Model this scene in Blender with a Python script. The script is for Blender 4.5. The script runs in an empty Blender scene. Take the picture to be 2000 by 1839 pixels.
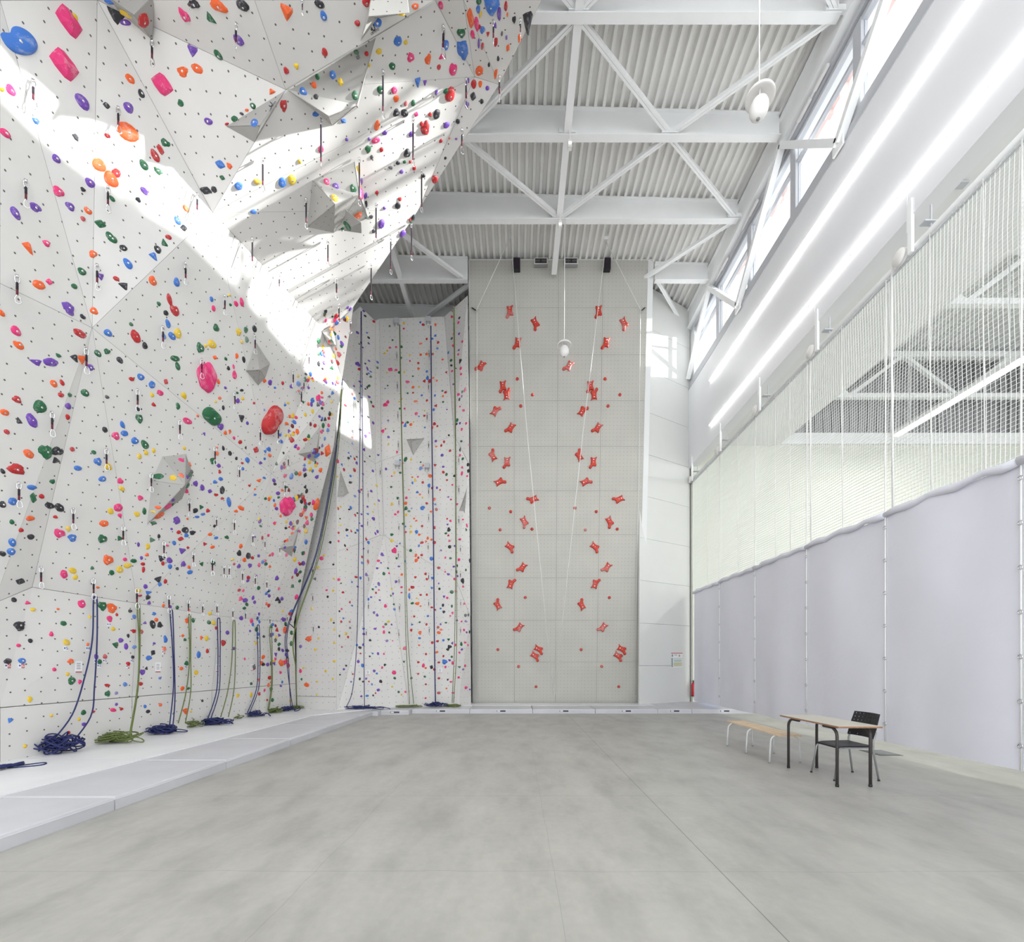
import bpy, bmesh, math, random
from mathutils import Vector, Matrix
from mathutils.bvhtree import BVHTree

# ---------------------------------------------------------------- camera, world, sun, exposure
F, CX, CY, EYE = 860.0, 1010.0, 1294.0, 1.6      # focal length and horizon point in a 2000 x 1839 frame
scene = bpy.context.scene
COL = scene.collection
cam = bpy.data.cameras.new('camera')
cam.sensor_fit = 'HORIZONTAL'; cam.sensor_width = 36.0
cam.lens = F / 2000 * 36.0
cam.shift_x = -(CX - 1000) / 2000
cam.shift_y = (CY - 919.5) / 2000
cam.clip_start = 0.05; cam.clip_end = 400
camo = bpy.data.objects.new('camera', cam); COL.objects.link(camo)
camo.location = (0, 0, EYE); camo.rotation_euler = (math.radians(90), 0, 0)
scene.camera = camo

world = bpy.data.worlds.new('world'); scene.world = world; world.use_nodes = True
bg = world.node_tree.nodes['Background']
bg.inputs[0].default_value = (0.93, 0.965, 1.0, 1); bg.inputs[1].default_value = 2.0
SUN_DIR = Vector((-1.0, 0.015, -0.292)).normalized()
sun = bpy.data.lights.new('sun', 'SUN'); sun.energy = 12.0; sun.angle = math.radians(1.3); sun.color = (1.0, 0.98, 0.96)
suno = bpy.data.objects.new('sun', sun); COL.objects.link(suno)
suno.rotation_euler = SUN_DIR.to_track_quat('-Z', 'Y').to_euler(); suno.location = (30, 8, 20)

scene.view_settings.view_transform = 'Standard'; scene.view_settings.look = 'None'
scene.view_settings.gamma = 1.0; scene.view_settings.use_curve_mapping = False
scene.view_settings.exposure = 0.55

# ---------------------------------------------------------------- helpers
def P(px, py, Y): return Vector(((px - CX) * Y / F, Y, EYE + (CY - py) * Y / F))
def ray(px, py): return Vector(((px - CX) / F, 1.0, (CY - py) / F))
CAMP = Vector((0, 0, EYE))
def pix(p): return (CX + F * p[0] / p[1], CY - F * (p[2] - EYE) / p[1])

class MB:
    def __init__(s): s.v = []; s.f = []; s.m = []; s.sm = []
    def add(s, vs, fs, mi=0, smooth=False):
        o = len(s.v); s.v += [tuple(v) for v in vs]
        for f in fs: s.f.append([i + o for i in f]); s.m.append(mi); s.sm.append(smooth)
        return s
    def box(s, a, b, mi=0):
        x0, y0, z0 = a; x1, y1, z1 = b
        return s.add([(x0,y0,z0),(x1,y0,z0),(x1,y1,z0),(x0,y1,z0),(x0,y0,z1),(x1,y0,z1),(x1,y1,z1),(x0,y1,z1)],
            [(0,3,2,1),(4,5,6,7),(0,1,5,4),(1,2,6,5),(2,3,7,6),(3,0,4,7)], mi)
    def bar(s, a, b, w, h, up=(0,0,1), mi=0):
        a = Vector(a); b = Vector(b); d = (b - a).normalized(); up = Vector(up)
        if abs(d.dot(up)) > .98: up = Vector((0,1,0))
        x = d.cross(up).normalized() * (w/2); y = x.cross(d).normalized() * (h/2)
        vs = [p + i*x + j*y for p in (a, b) for i, j in ((-1,-1),(1,-1),(1,1),(-1,1))]
        return s.add(vs, [(0,1,2,3),(4,7,6,5),(0,4,5,1),(1,5,6,2),(2,6,7,3),(3,7,4,0)], mi)
    def tube(s, pts, r, n=6, mi=0, closed=False):
        pts = [Vector(p) for p in pts]; k = len(pts); rings = []
        prev = None
        for i, p in enumerate(pts):
            if closed: d = pts[(i+1) % k] - pts[i-1]
            else: d = pts[min(i+1, k-1)] - pts[max(i-1, 0)]
            if d.length < 1e-9: d = Vector((0,0,1))
            d.normalize()
            if prev is None:
                t = Vector((0,0,1)) if abs(d.z) < .9 else Vector((1,0,0))
                x = d.cross(t).normalized()
            else:
                x = (prev - d * prev.dot(d))
                x = x.normalized() if x.length > 1e-6 else d.cross(Vector((0,0,1))).normalized()
            prev = x; y = d.cross(x)
            rr = r(i/(k-1)) if callable(r) else r
            rings.append([p + x*(math.cos(2*math.pi*j/n)*rr) + y*(math.sin(2*math.pi*j/n)*rr) for j in range(n)])
        vs = [v for R in rings for v in R]; fs = []
        for i in range(k if closed else k-1):
            a = i*n; b = ((i+1) % k)*n
            for j in range(n): fs.append((a+j, a+(j+1)%n, b+(j+1)%n, b+j))
        if not closed: fs += [tuple(range(n))[::-1], tuple((k-1)*n+j for j in range(n))]
        return s.add(vs, fs, mi, True)
    def lathe(s, prof, n=24, mi=0, M=None, smooth=True):
        M = M or Matrix.Identity(4); vs = []; fs = []
        for r, z in prof:
            for j in range(n): vs.append(M @ Vector((r*math.cos(2*math.pi*j/n), r*math.sin(2*math.pi*j/n), z)))
        for i in range(len(prof)-1):
            for j in range(n): fs.append((i*n+j, i*n+(j+1)%n, (i+1)*n+(j+1)%n, (i+1)*n+j))
        return s.add(vs, fs, mi, smooth)
    def build(s, name, mats, parent=None, **pr):
        me = bpy.data.meshes.new(name); me.from_pydata(s.v, [], s.f)
        for m in (mats if isinstance(mats, (list, tuple)) else [mats]): me.materials.append(m)
        me.polygons.foreach_set('material_index', s.m); me.polygons.foreach_set('use_smooth', s.sm)
        me.update()
        return link(name, me, parent, **pr)

def link(name, me, parent=None, **pr):
    o = bpy.data.objects.new(name, me); COL.objects.link(o)
    if parent is not None: o.parent = parent
    for k, v in pr.items(): o[k] = v
    return o
def empty(name, loc=(0,0,0), **pr):
    o = link(name, None, **pr); o.location = loc; o.empty_display_size = .1
    return o
def thing(name, label, category, loc=(0,0,0), group=None):
    o = empty(name, loc, label=label, category=category)
    if group: o['group'] = group
    return o
def tag(o, label, category, group=None):
    o['label'] = label; o['category'] = category
    if group: o['group'] = group
    return o
def local(mb, root):            # shift world coordinates into the root's space
    l = root.location
    mb.v = [(v[0]-l[0], v[1]-l[1], v[2]-l[2]) for v in mb.v]; return mb

# ---------------------------------------------------------------- materials
def mat(name, col, rough=.6, metal=0.0, noise=None, bump=None, emit=None, spec=.5):
    m = bpy.data.materials.new(name); m.use_nodes = True; nt = m.node_tree; N = nt.nodes; L = nt.links
    b = N['Principled BSDF']; b.inputs['Base Color'].default_value = (*col, 1); b.inputs['Roughness'].default_value = rough
    b.inputs['Metallic'].default_value = metal; b.inputs['Specular IOR Level'].default_value = spec
    tc = N.new('ShaderNodeTexCoord')
    if noise:                     # (scale, amount)
        nz = N.new('ShaderNodeTexNoise'); nz.inputs['Scale'].default_value = noise[0]; nz.inputs['Detail'].default_value = 5
        L.new(tc.outputs['Object'], nz.inputs['Vector'])
        r = N.new('ShaderNodeMapRange'); r.inputs['From Min'].default_value = .3; r.inputs['From Max'].default_value = .7
        r.inputs['To Min'].default_value = 1-noise[1]; r.inputs['To Max'].default_value = 1+noise[1]
        L.new(nz.outputs['Fac'], r.inputs['Value'])
        mx = N.new('ShaderNodeVectorMath'); mx.operation = 'SCALE'; mx.inputs[0].default_value = col
        L.new(r.outputs[0], mx.inputs['Scale']); L.new(mx.outputs[0], b.inputs['Base Color'])
    if bump:                      # (scale, strength)
        nz = N.new('ShaderNodeTexNoise'); nz.inputs['Scale'].default_value = bump[0]; nz.inputs['Detail'].default_value = 4
        L.new(tc.outputs['Object'], nz.inputs['Vector'])
        bp = N.new('ShaderNodeBump'); bp.inputs['Strength'].default_value = bump[1]; bp.inputs['Distance'].default_value = .02
        L.new(nz.outputs['Fac'], bp.inputs['Height']); L.new(bp.outputs[0], b.inputs['Normal'])
    if emit:
        b.inputs['Emission Color'].default_value = (*emit[0], 1); b.inputs['Emission Strength'].default_value = emit[1]
    return m

def dotted(name, col, pitch, rad, jitter, rough=.75, hole=(.12,.11,.10)):
    """painted plywood with a field of bolt holes, mapped in metres on each panel"""
    m = mat(name, col, rough); nt = m.node_tree; N = nt.nodes; L = nt.links; b = N['Principled BSDF']
    uv = N.new('ShaderNodeUVMap')
    vo = N.new('ShaderNodeTexVoronoi'); vo.voronoi_dimensions = '2D'; vo.inputs['Scale'].default_value = 1/pitch
    vo.inputs['Randomness'].default_value = jitter
    L.new(uv.outputs[0], vo.inputs['Vector'])
    lt = N.new('ShaderNodeMath'); lt.operation = 'LESS_THAN'; lt.inputs[1].default_value = rad/pitch
    L.new(vo.outputs['Distance'], lt.inputs[0])
    nz = N.new('ShaderNodeTexNoise'); nz.inputs['Scale'].default_value = 1.1; nz.inputs['Detail'].default_value = 6
    L.new(uv.outputs[0], nz.inputs['Vector'])
    r = N.new('ShaderNodeMapRange'); r.inputs['From Min'].default_value = .3; r.inputs['From Max'].default_value = .7
    r.inputs['To Min'].default_value = .955; r.inputs['To Max'].default_value = 1.03; L.new(nz.outputs['Fac'], r.inputs['Value'])
    sc = N.new('ShaderNodeVectorMath'); sc.operation = 'SCALE'; sc.inputs[0].default_value = col; L.new(r.outputs[0], sc.inputs['Scale'])
    mx = N.new('ShaderNodeMix'); mx.data_type = 'RGBA'; L.new(lt.outputs[0], mx.inputs['Factor'])
    L.new(sc.outputs[0], mx.inputs['A']); mx.inputs['B'].default_value = (*hole, 1)
    L.new(mx.outputs['Result'], b.inputs['Base Color'])
    fn = N.new('ShaderNodeTexNoise'); fn.inputs['Scale'].default_value = 160; L.new(uv.outputs[0], fn.inputs['Vector'])
    bp = N.new('ShaderNodeBump'); bp.inputs['Strength'].default_value = .15; bp.inputs['Distance'].default_value = .004
    L.new(fn.outputs['Fac'], bp.inputs['Height']); L.new(bp.outputs[0], b.inputs['Normal'])
    return m

WALLC = (.70, .685, .66)
M = dict(
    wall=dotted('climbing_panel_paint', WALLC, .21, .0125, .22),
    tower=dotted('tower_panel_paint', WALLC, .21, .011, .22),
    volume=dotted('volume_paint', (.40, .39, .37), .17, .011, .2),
    speed=dotted('speed_panel_paint', (.53, .52, .475), .125, .0085, .0, hole=(.17,.155,.14)),
    seam=mat('panel_edge', (.42, .41, .39), .9),
    white=mat('white_wall_paint', (.80, .805, .80), .8, noise=(.6, .02)),
    grp=mat('grey_wall_paint', (.74, .745, .72), .8, noise=(.8, .02)),
    steel=mat('white_painted_steel', (.91, .915, .915), .45, noise=(2, .02)),
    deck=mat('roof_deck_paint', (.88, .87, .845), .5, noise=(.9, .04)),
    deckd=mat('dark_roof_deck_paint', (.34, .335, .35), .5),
    bulk=mat('satin_white_panel', (.82, .82, .845), .35, noise=(.5, .015)),
    yell=mat('lamp_tinted_wall', (.70, .71, .635), .85),  # white wall with the warm lamp tint put into its colour
    mat1=mat('pale_vinyl_cover', (.58, .58, .61), .38, noise=(1.7, .05), bump=(3, .25)),
    mat2=mat('white_vinyl_cover', (.82, .82, .83), .38, noise=(1.7, .04), bump=(3, .2)),
    tarp=mat('white_tarpaulin', (.76, .76, .83), .5, noise=(.9, .02), bump=(1.7, 1.0)),
    net=mat('white_netting', (.86, .88, .84), .7),
    rope_w=mat('white_cord', (.85, .85, .83), .7),
    blue=mat('navy_rope_sheath', (.018, .025, .12), .7, noise=(60, .3)),
    green=mat('olive_rope_sheath', (.13, .17, .045), .7, noise=(60, .3)),
    chrome=mat('polished_metal', (.8, .8, .82), .22, 1.0),
    grey=mat('grey_plastic', (.3, .3, .31), .5),
    black=mat('black_plastic', (.012, .012, .014), .42),
    sling=mat('black_webbing', (.02, .012, .022), .8),
    slingr=mat('dark_red_webbing', (.12, .015, .03), .8),
    legd=mat('dark_grey_tube', (.045, .04, .038), .42),
    legw=mat('white_tube', (.62, .63, .62), .4),
    legg=mat('grey_tube', (.33, .34, .345), .35, .5),
    ply=mat('plywood_edge', (.32, .17, .09), .6, noise=(20, .2)),
    lam=mat('cream_laminate', (.62, .585, .49), .35),
    wood=mat('pale_pine', (.69, .52, .335), .45, noise=(6, .08)),
    red=mat('red_enamel', (.42, .01, .02), .3),
    paper=mat('white_card', (.85, .85, .85), .6),
    led=mat('led_diffuser', (1, 1, 1), .4, emit=((1.0, 1.0, .96), 5.5)),
    led2=mat('trough_diffuser', (1, 1, 1), .4, emit=((1.0, 1.0, .95), 60.0)),
    shade=mat('lamp_body_plastic', (.82, .80, .78), .4),
    alu=mat('window_frame_grey', (.52, .53, .56), .4),
    redout=mat('pale_red_cladding', (.50, .34, .32), .8),
    ink=mat('dark_print', (.05, .05, .08), .6),
)
# clear window pane
g = bpy.data.materials.new('window_glass'); g.use_nodes = True; nt = g.node_tree; nt.nodes.clear()
o_ = nt.nodes.new('ShaderNodeOutputMaterial'); mx_ = nt.nodes.new('ShaderNodeMixShader'); t_ = nt.nodes.new('ShaderNodeBsdfTransparent')
gl_ = nt.nodes.new('ShaderNodeBsdfGlossy'); gl_.inputs['Roughness'].default_value = .02; mx_.inputs[0].default_value = .05
nt.links.new(t_.outputs[0], mx_.inputs[1]); nt.links.new(gl_.outputs[0], mx_.inputs[2]); nt.links.new(mx_.outputs[0], o_.inputs[0])
t_.inputs[0].default_value = (.96, .975, .98, 1)
M['glass'] = g

# polished concrete with cloudy stains, joints and hairline cracks
def concrete():
    m = mat('polished_concrete', (.36, .352, .34), .3); nt = m.node_tree; N = nt.nodes; L = nt.links; b = N['Principled BSDF']
    tc = N.new('ShaderNodeTexCoord')
    def noise(sc, det, rough=.5, vec=None, dist=0):
        n = N.new('ShaderNodeTexNoise'); n.inputs['Scale'].default_value = sc; n.inputs['Detail'].default_value = det
        n.inputs['Roughness'].default_value = rough; n.inputs['Distortion'].default_value = dist
        L.new(vec or tc.outputs['Object'], n.inputs['Vector']); return n
    def mrange(src, a, b_, c, d):
        r = N.new('ShaderNodeMapRange'); r.inputs['From Min'].default_value = a; r.inputs['From Max'].default_value = b_
        r.inputs['To Min'].default_value = c; r.inputs['To Max'].default_value = d; L.new(src, r.inputs['Value']); return r.outputs[0]
    def mul(a, b_):
        q = N.new('ShaderNodeMath'); q.operation = 'MULTIPLY'; L.new(a, q.inputs[0]); L.new(b_, q.inputs[1]); return q.outputs[0]
    mp = N.new('ShaderNodeMapping'); mp.inputs['Rotation'].default_value = (0, 0, .5); mp.inputs['Scale'].default_value = (1.7, .75, 1)
    L.new(tc.outputs['Object'], mp.inputs['Vector'])
    a = mrange(noise(.75, 7, .6, mp.outputs[0], 0).outputs['Fac'], .32, .7, 1.09, .88)
    c = mrange(noise(2.3, 6, .6, mp.outputs[0]).outputs['Fac'], .3, .7, .94, 1.05)
    f = mrange(noise(14, 4).outputs['Fac'], .3, .7, .965, 1.035)
    st = mrange(noise(1.5, 5, .55, mp.outputs[0], 0).outputs['Fac'], .48, .74, 1.0, .87)
    v = mul(mul(mul(a, c), f), st)
    # joints: thin dark lines at fixed X and Y
    sp = N.new('ShaderNodeSeparateXYZ'); L.new(tc.outputs['Object'], sp.inputs[0])
    wob = noise(1.3, 2)
    def line(axis, at, w, wobble=.0, dark=.45):
        s1 = N.new('ShaderNodeMath'); s1.operation = 'SUBTRACT'; L.new(sp.outputs[axis], s1.inputs[0]); s1.inputs[1].default_value = at + wobble*.5
        src = s1.outputs[0]
        if wobble:
            w1 = N.new('ShaderNodeMath'); w1.operation = 'MULTIPLY_ADD'; L.new(wob.outputs['Fac'], w1.inputs[0]); w1.inputs[1].default_value = wobble
            L.new(src, w1.inputs[2]); src = w1.outputs[0]
        ab = N.new('ShaderNodeMath'); ab.operation = 'ABSOLUTE'; L.new(src, ab.inputs[0])
        return mrange(ab.outputs[0], w*.5, w, dark, 1.0)
    v = mul(v, line('X', 1.56, .006, 0, .5))
    v = mul(v, line('Y', 5.30, .006, .03, .72))
    v = mul(v, line('Y', 3.38, .004, .10, .74))
    v = mul(v, line('X', .28, .0035, .05, .82))
    v = mul(v, line('X', -1.55, .004, .14, .82))
    sc = N.new('ShaderNodeVectorMath'); sc.operation = 'SCALE'; sc.inputs[0].default_value = (.41, .399, .366); L.new(v, sc.inputs['Scale'])
    L.new(sc.outputs[0], b.inputs['Base Color'])
    L.new(mrange(noise(1.8, 5).outputs['Fac'], .3, .7, .34, .47), b.inputs['Roughness'])
    return m
M['floor'] = concrete()

# ---------------------------------------------------------------- building shell
YB, YF = 17.0, -5.0
MB().box((-9.5, YF, -.2), (26, YB+.4, 0)).build('floor', M['floor'], kind='structure')
# roof deck: trapezoidal ribs running front to back, falling slightly to the right
def rib_sheet(x0, x1, y0, y1, zf, pitch, depth, name, m, up=True):
    n = int((x1-x0)/pitch); prof = []
    for i in range(n):
        x = x0 + i*pitch
        prof += [(x, 0), (x+pitch*.34, 0), (x+pitch*.44, depth), (x+pitch*.90, depth)]
    prof.append((x0+n*pitch, 0))
    vs = []; fs = []
    for x, d in prof:
        z = zf(x) + d; vs += [(x, y0, z), (x, y1, z)]
    for i in range(len(prof)-1): fs.append((2*i, 2*i+1, 2*i+3, 2*i+2))
    return MB().add(vs, fs).build(name, m, kind='structure')
def zdeck(x): return 15.02 - .026*(x - 6)
rib_sheet(-9.2, 6.9, YF, 17.2, zdeck, .205, .10, 'ceiling', M['deck'])
MB().box((-9.4, YF, 15.5), (7.0, 17.4, 15.6)).build('ceiling_slab', M['white'], kind='structure')
# outer walls
MB().box((-9.4, YF, 0), (-9.2, 17.2, 15.6)).build('wall_left', M['white'], kind='structure')
MB().box((-9.4, 17.0, 0), (6.6, 17.2, 15.6)).build('wall_back', M['grp'], kind='structure')

# slanted end wall of white boards between speed wall and hall corner
EW0, EW1 = Vector((4.3, 15.45, 0)), Vector((6.56, 16.72, 0))
ew = empty('wall_right_end', kind='structure')
d_ = (EW1-EW0); n_ = Vector((d_.y, -d_.x, 0)).normalized()
for i in range(10):
    z0 = i*1.5 + .004; z1 = min((i+1)*1.5 - .004, 14.98)
    a, b = EW0, EW1
    vs = [a+Vector((0,0,z0)), b+Vector((0,0,z0)), b+Vector((0,0,z1)), a+Vector((0,0,z1))]
    vs += [v - n_*.05 for v in vs]
    MB().add(vs, [(0,1,2,3),(7,6,5,4),(0,4,5,1),(1,5,6,2),(2,6,7,3),(3,7,4,0)]).build('board', M['grp'], ew)
MB().add([EW0-n_*.06, EW1-n_*.06, EW1-n_*.06+Vector((0,0,15)), EW0-n_*.06+Vector((0,0,15))], [(0,1,2,3)]).build('backing', M['white'], ew)

# bulkhead: deep white satin box over the divider
BX, BZ0, BZ1 = 6.5, 8.98, 11.92
bk = empty('wall_right', kind='structure')
MB().box((BX, YF, BZ0), (BX+.32, 16.85, BZ1)).build('bulkhead', M['bulk'], bk)
t = MB(); t.box((BX-.015, YF, BZ1), (BX+.22, 16.85, BZ1+.05)); t.box((BX+.02, YF, BZ1+.09), (BX+.2, 16.85, BZ1+.2)); t.box((BX+.06, YF, BZ1+.05), (BX+.3, 16.85, 12.30))
t.build('trim_1', M['alu'], kind='structure')
# wall above window, edge beam flange
t = MB(); t.box((6.42, YF, 14.24), (6.64, 16.85, 14.27)); t.box((6.50, YF, 14.27), (6.56, 16.85, 14.9)); t.box((6.42, YF, 14.9), (6.64, 16.85, 14.93))
t.build('edge_beam', M['steel'], kind='structure')
MB().box((6.66, YF, 13.97), (6.9, 17.0, 15.6)).build('wall_upper_right', M['white'], kind='structure')
t = MB(); t.box((6.56, YF, 14.06), (6.64, 16.85, 14.16)); t.build('trim_2', M['alu'], kind='structure')
# window band: each bay a window with frame, transom and two panes
WZ0, WZT, WZ1 = 12.32, 13.46, 13.97
edges = [8.53 + 1.98*k for k in range(-6, 5)]
for k in range(len(edges)-1):
    y0, y1 = edges[k], edges[k+1]
    w = empty('window_%d' % (k+1), kind='structure')
    fr = MB(); fr.box((6.58, y0-.10, WZ0), (6.72, y0+.10, WZ1)); fr.box((6.60, y0, WZ0-.03), (6.72, y1, WZ0+.05)); fr.box((6.60, y0, WZ1-.06), (6.72, y1, WZ1+.02))
    fr.box((6.61, y0, WZT-.035), (6.70, y1, WZT+.035)); fr.build('window_frame', M['alu'], w)
    MB().box((6.64, y0+.10, WZ0+.05), (6.655, y1-.10, WZT-.035)).build('pane', M['glass'], w)
    MB().box((6.64, y0+.10, WZT+.035), (6.655, y1-.10, WZ1-.06)).build('pane', M['glass'], w)
MB().box((6.58, edges[-1]-.1, WZ0-.4), (6.9, 17.2, WZ1+.1)).build('trim_3', M['white'], kind='structure')
# window actuators: slim white motors along the head of the band
for i, y in enumerate([6.9, 9.2, 9.75, 11.9, 13.6]):
    t = MB(); t.bar((6.50, y, 14.10), (6.50, y+.42, 14.10), .06, .05); t.bar((6.50, y+.42, 14.10), (6.50, y+.8, 14.10), .03, .03)
    tag(t.build('window_actuator', M['shade']), ['nearest white window opener tube under the edge beam', 'second window opener tube from the camera under the edge beam',
        'third window opener tube from the camera under the edge beam', 'fourth window opener tube from the camera under the edge beam', 'farthest white window opener tube under the edge beam'][i], 'window opener', 'window openers along the high glazing')

# pale red frames added in place of the red building outside the glass
for k in range(6):
    y = 6.2 + 1.98*k
    t = MB(); t.box((7.55, y, 10.3), (7.67, y+.14, 15.6)); t.box((7.55, y+.5, 14.9), (7.67, y+.64, 15.9)); t.box((7.55, y-.3, 15.0), (7.67, y+1.1, 15.16))
    tag(t.build('building_stand_in', M['redout']), '%s pale red frame standing in for the building outside the windows' % ['first','second','third','fourth','fifth','sixth'][k], 'frame', 'pale red frames standing in for the building outside')

# web members of the white truss in front of the glass
def member(name, a, b, w, h, up=(0,0,1), parent=None, **pr):
    return MB().bar(a, b, w, h, up).build(name, M['steel'], parent, **pr)
tr = thing('window_truss', 'white zigzag truss members in front of the high window band', 'truss')
TX = 6.44
nodes = [(14.78, 14.2), (12.85, 12.02), (10.72, 14.2), (8.83, 12.02), (6.68, 14.2), (4.75, 12.02), (2.65, 14.2)]
member('diagonal', (TX, 16.6, 12.3), (TX, 14.78, 14.2), .13, .13, parent=tr)
for a, b in zip(nodes[:-1], nodes[1:]):
    member('diagonal', (TX, a[0], a[1]), (TX, b[0], b[1]), .13, .15, (1,0,0), tr)
for y, z in nodes[1::2]:
    MB().box((TX-.02, y-.14, z-.16), (TX+.02, y+.14, z+.12)).build('gusset', M['steel'], tr)

# ---------------------------------------------------------------- roof beams and bracing
BZ = 14.45
beamy = [4.65, 6.67, 8.70, 10.71, 12.74, 14.76, 16.80]
names = ['nearest', 'second', 'third', 'fourth', 'fifth', 'sixth', 'farthest']
for i, y in enumerate(beamy):
    r = thing('roof_beam', '%s white steel roof beam crossing the hall from the camera' % names[i], 'beam', (0, y, BZ), 'white I-beams under the roof deck')
    for x0, x1 in ([(-9.1, 6.42)] if i != 5 else [(-9.1, -1.66), (4.64, 6.42)]):
        t = MB(); t.box((x0, 0, 0), (x1, .17, .022)); t.build('lower_flange', M['steel'], r)
        za, zb = zdeck(x0)-BZ-.02, zdeck(x1)-BZ-.02
        t = MB(); t.add([(x0,.075,.02),(x1,.075,.02),(x1,.075,zb),(x0,.075,za),(x0,.095,.02),(x1,.095,.02),(x1,.095,zb),(x0,.095,za)],
              [(0,1,2,3),(7,6,5,4),(0,4,5,1),(1,5,6,2),(2,6,7,3),(3,7,4,0)])
        t.build('web', M['steel'], r)
        t = MB(); t.add([(x0,0,za),(x1,0,zb),(x1,.17,zb),(x0,.17,za),(x0,0,za+.022),(x1,0,zb+.022),(x1,.17,zb+.022),(x0,.17,za+.022)],
              [(0,1,2,3),(7,6,5,4),(0,4,5,1),(1,5,6,2),(2,6,7,3),(3,7,4,0)])
        t.build('upper_flange', M['steel'], r)
    for x in ([] if i == 5 else [1.22, -1.35, 3.72] if i % 2 == 1 else [1.22, 6.3]):
        MB().box((x-.2, -.005, .05), (x+.2, .075, .16)).build('gusset', M['steel'], r)
# central longitudinal box member and diagonal rods
bc = 0
for i in range(len(beamy)-1):
    y0, y1 = beamy[i]+.1, beamy[i+1]+.07
    s = MB().box((1.14, y0, BZ+.03), (1.31, min(y1, 14.62), BZ+.20)).build('purlin', M['steel']) if i < 5 else None
    if s: tag(s, '%s section of the square steel purlin on the hall centreline, counted from the camera' % ['first','second','third','fourth','fifth','sixth'][i], 'purlin', 'central purlin sections')
    if 0: s = MB().box((1.14, y0, BZ+.03), (1.31, min(y1, 14.62), BZ+.20)).build('purlin', M['steel'])
    if 0: tag(s, '%s section of the square steel purlin on the hall centreline, counted from the camera' % ['first','second','third','fourth','fifth','sixth'][i], 'purlin', 'central purlin sections')
    s2 = MB().box((-4.0, y0, BZ+.03), (-3.86, y1, BZ+.17)).build('purlin', M['steel'])
    tag(s2, '%s section of the left-hand purlin above the climbing wall, counted from the camera' % ['first','second','third','fourth','fifth','sixth'][i], 'purlin', 'left purlin sections')
zb_ = BZ+.11
def brace(x0, y0, x1, y1, lab):
    r = thing('brace', lab, 'brace', (x0, y0, zb_), 'diagonal roof braces')
    d = Vector((x1-x0, y1-y0, 0)); n = Vector((d.y, -d.x, 0)).normalized()*.029
    for s in (-1, 1): MB().bar(n*s, d+n*s, .052, .09).build('channel', M['steel'], r)
bays = {0: 'nearest bay', 1: 'second bay', 2: 'third bay', 3: 'fourth bay', 4: 'fifth bay', 5: 'farthest bay'}
for i in range(len(beamy)-1):
    y0, y1 = beamy[i]+.15, beamy[i+1]+.07
    odd = i % 2                      # braces meet at 3.73 / -1.4 on the odd beams
    pairs = ([(1.25, 3.72, 'right of the purlin'), (6.35, 3.78, 'by the windows'), (1.2, -1.36, 'left of the purlin'), (-3.9, -1.42, 'farther left')])
    for xa, xb, w in pairs:
        if i == 5 and w in ('right of the purlin', 'left of the purlin'): continue
        if i == 5 and xb > 0: xb = 4.75
        if i == 4:
            if w in ('right of the purlin', 'left of the purlin'): continue
            xb = 4.3 if xb > 0 else -1.85
        if odd: brace(xb, y0, xa, y1, 'white double-channel roof brace in the %s, %s' % (bays[i], w))
        else: brace(xa, y0, xb, y1, 'white double-channel roof brace in the %s, %s' % (bays[i], w))

# ---------------------------------------------------------------- neighbouring hall seen through the net
MB().box((26.5, YF, 0), (26.8, 17.2, 13.4)).build('wall_right_unseen', M['yell'], kind='structure')  # unseen wall, added to keep sun from entering the open side
MB().box((6.6, 17.0, 0), (27, 17.2, 10.0)).build('wall_back_beyond', M['yell'], kind='structure')
MB().box((6.82, YF, 9.98), (10.08, 17.0, 10.3)).build('ceiling_beyond', M['white'], kind='structure')
MB().box((6.6, 16.55, 0), (6.95, 17.0, 9.98)).build('wall_corner_beyond', M['yell'], kind='structure')
rib = MB()
for i in range(48):
    x = 10.1 + i*.34; rib.box((x, 16.94, 10.45), (x+.17, 17.0, 13.2))
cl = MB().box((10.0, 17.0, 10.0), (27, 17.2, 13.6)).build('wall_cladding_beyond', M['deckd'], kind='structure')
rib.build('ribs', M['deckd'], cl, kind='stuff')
MB().box((10.0, 16.88, 10.0), (27, 17.0, 10.42)).build('trim_4', M['steel'], kind='structure')
rib_sheet(10.05, 26.5, YF, 17.0, lambda x: 13.1, .42, .12, 'ceiling_far', M['white'])
MB().box((10.0, YF, 13.3), (27, 17.2, 13.35)).build('ceiling_far_slab', M['white'], kind='structure')
MB().box((10.0, YF, 10.3), (10.08, 17.0, 13.3)).build('wall_soffit_upstand', M['white'], kind='structure')
for i, y in enumerate([3.5, 7.8, 12.0, 16.2]):
    r = thing('hall_truss', '%s white steel truss of the neighbouring hall behind the net' % ['nearest','second','third','farthest'][i], 'truss', (10.2, y, 12.9), 'trusses of the neighbouring hall')
    MB().bar((0,0,0), (16,0,0), .2, .2).build('top_chord', M['steel'], r)
    MB().bar((0,0,-1.5), (16,0,-1.5), .16, .16).build('bottom_chord', M['steel'], r)
    for k in range(8):
        MB().bar((k*2,0,-1.5 if k % 2 else 0), (k*2+2,0,0 if k % 2 else -1.5), .12, .12).build('diagonal', M['steel'], r)
for i, (x, z, y0) in enumerate([(13.2, 9.52, 15.4), (17.8, 9.4, 15.4)]):
    r = thing('light_trough', ['long white light trough hanging beyond the net, upper one', 'long white light trough hanging beyond the net, lower one near the curtain top'][i], 'light', (x, y0, z))
    MB().box((-.16, -13, -.02), (.16, 0, .10)).build('housing', M['steel'], r)
    for k in range(9 if i == 0 else 0):
        MB().box((-.06, -1.45-k*1.5, -.05), (.06, -.1-k*1.5, -.02)).build('tube', M['led2'], r)
    for k in range(4): MB().bar((0, -.6-k*3, .1), (0, -.6-k*3, 3.5), .02, .02).build('hanger', M['steel'], r)

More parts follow.
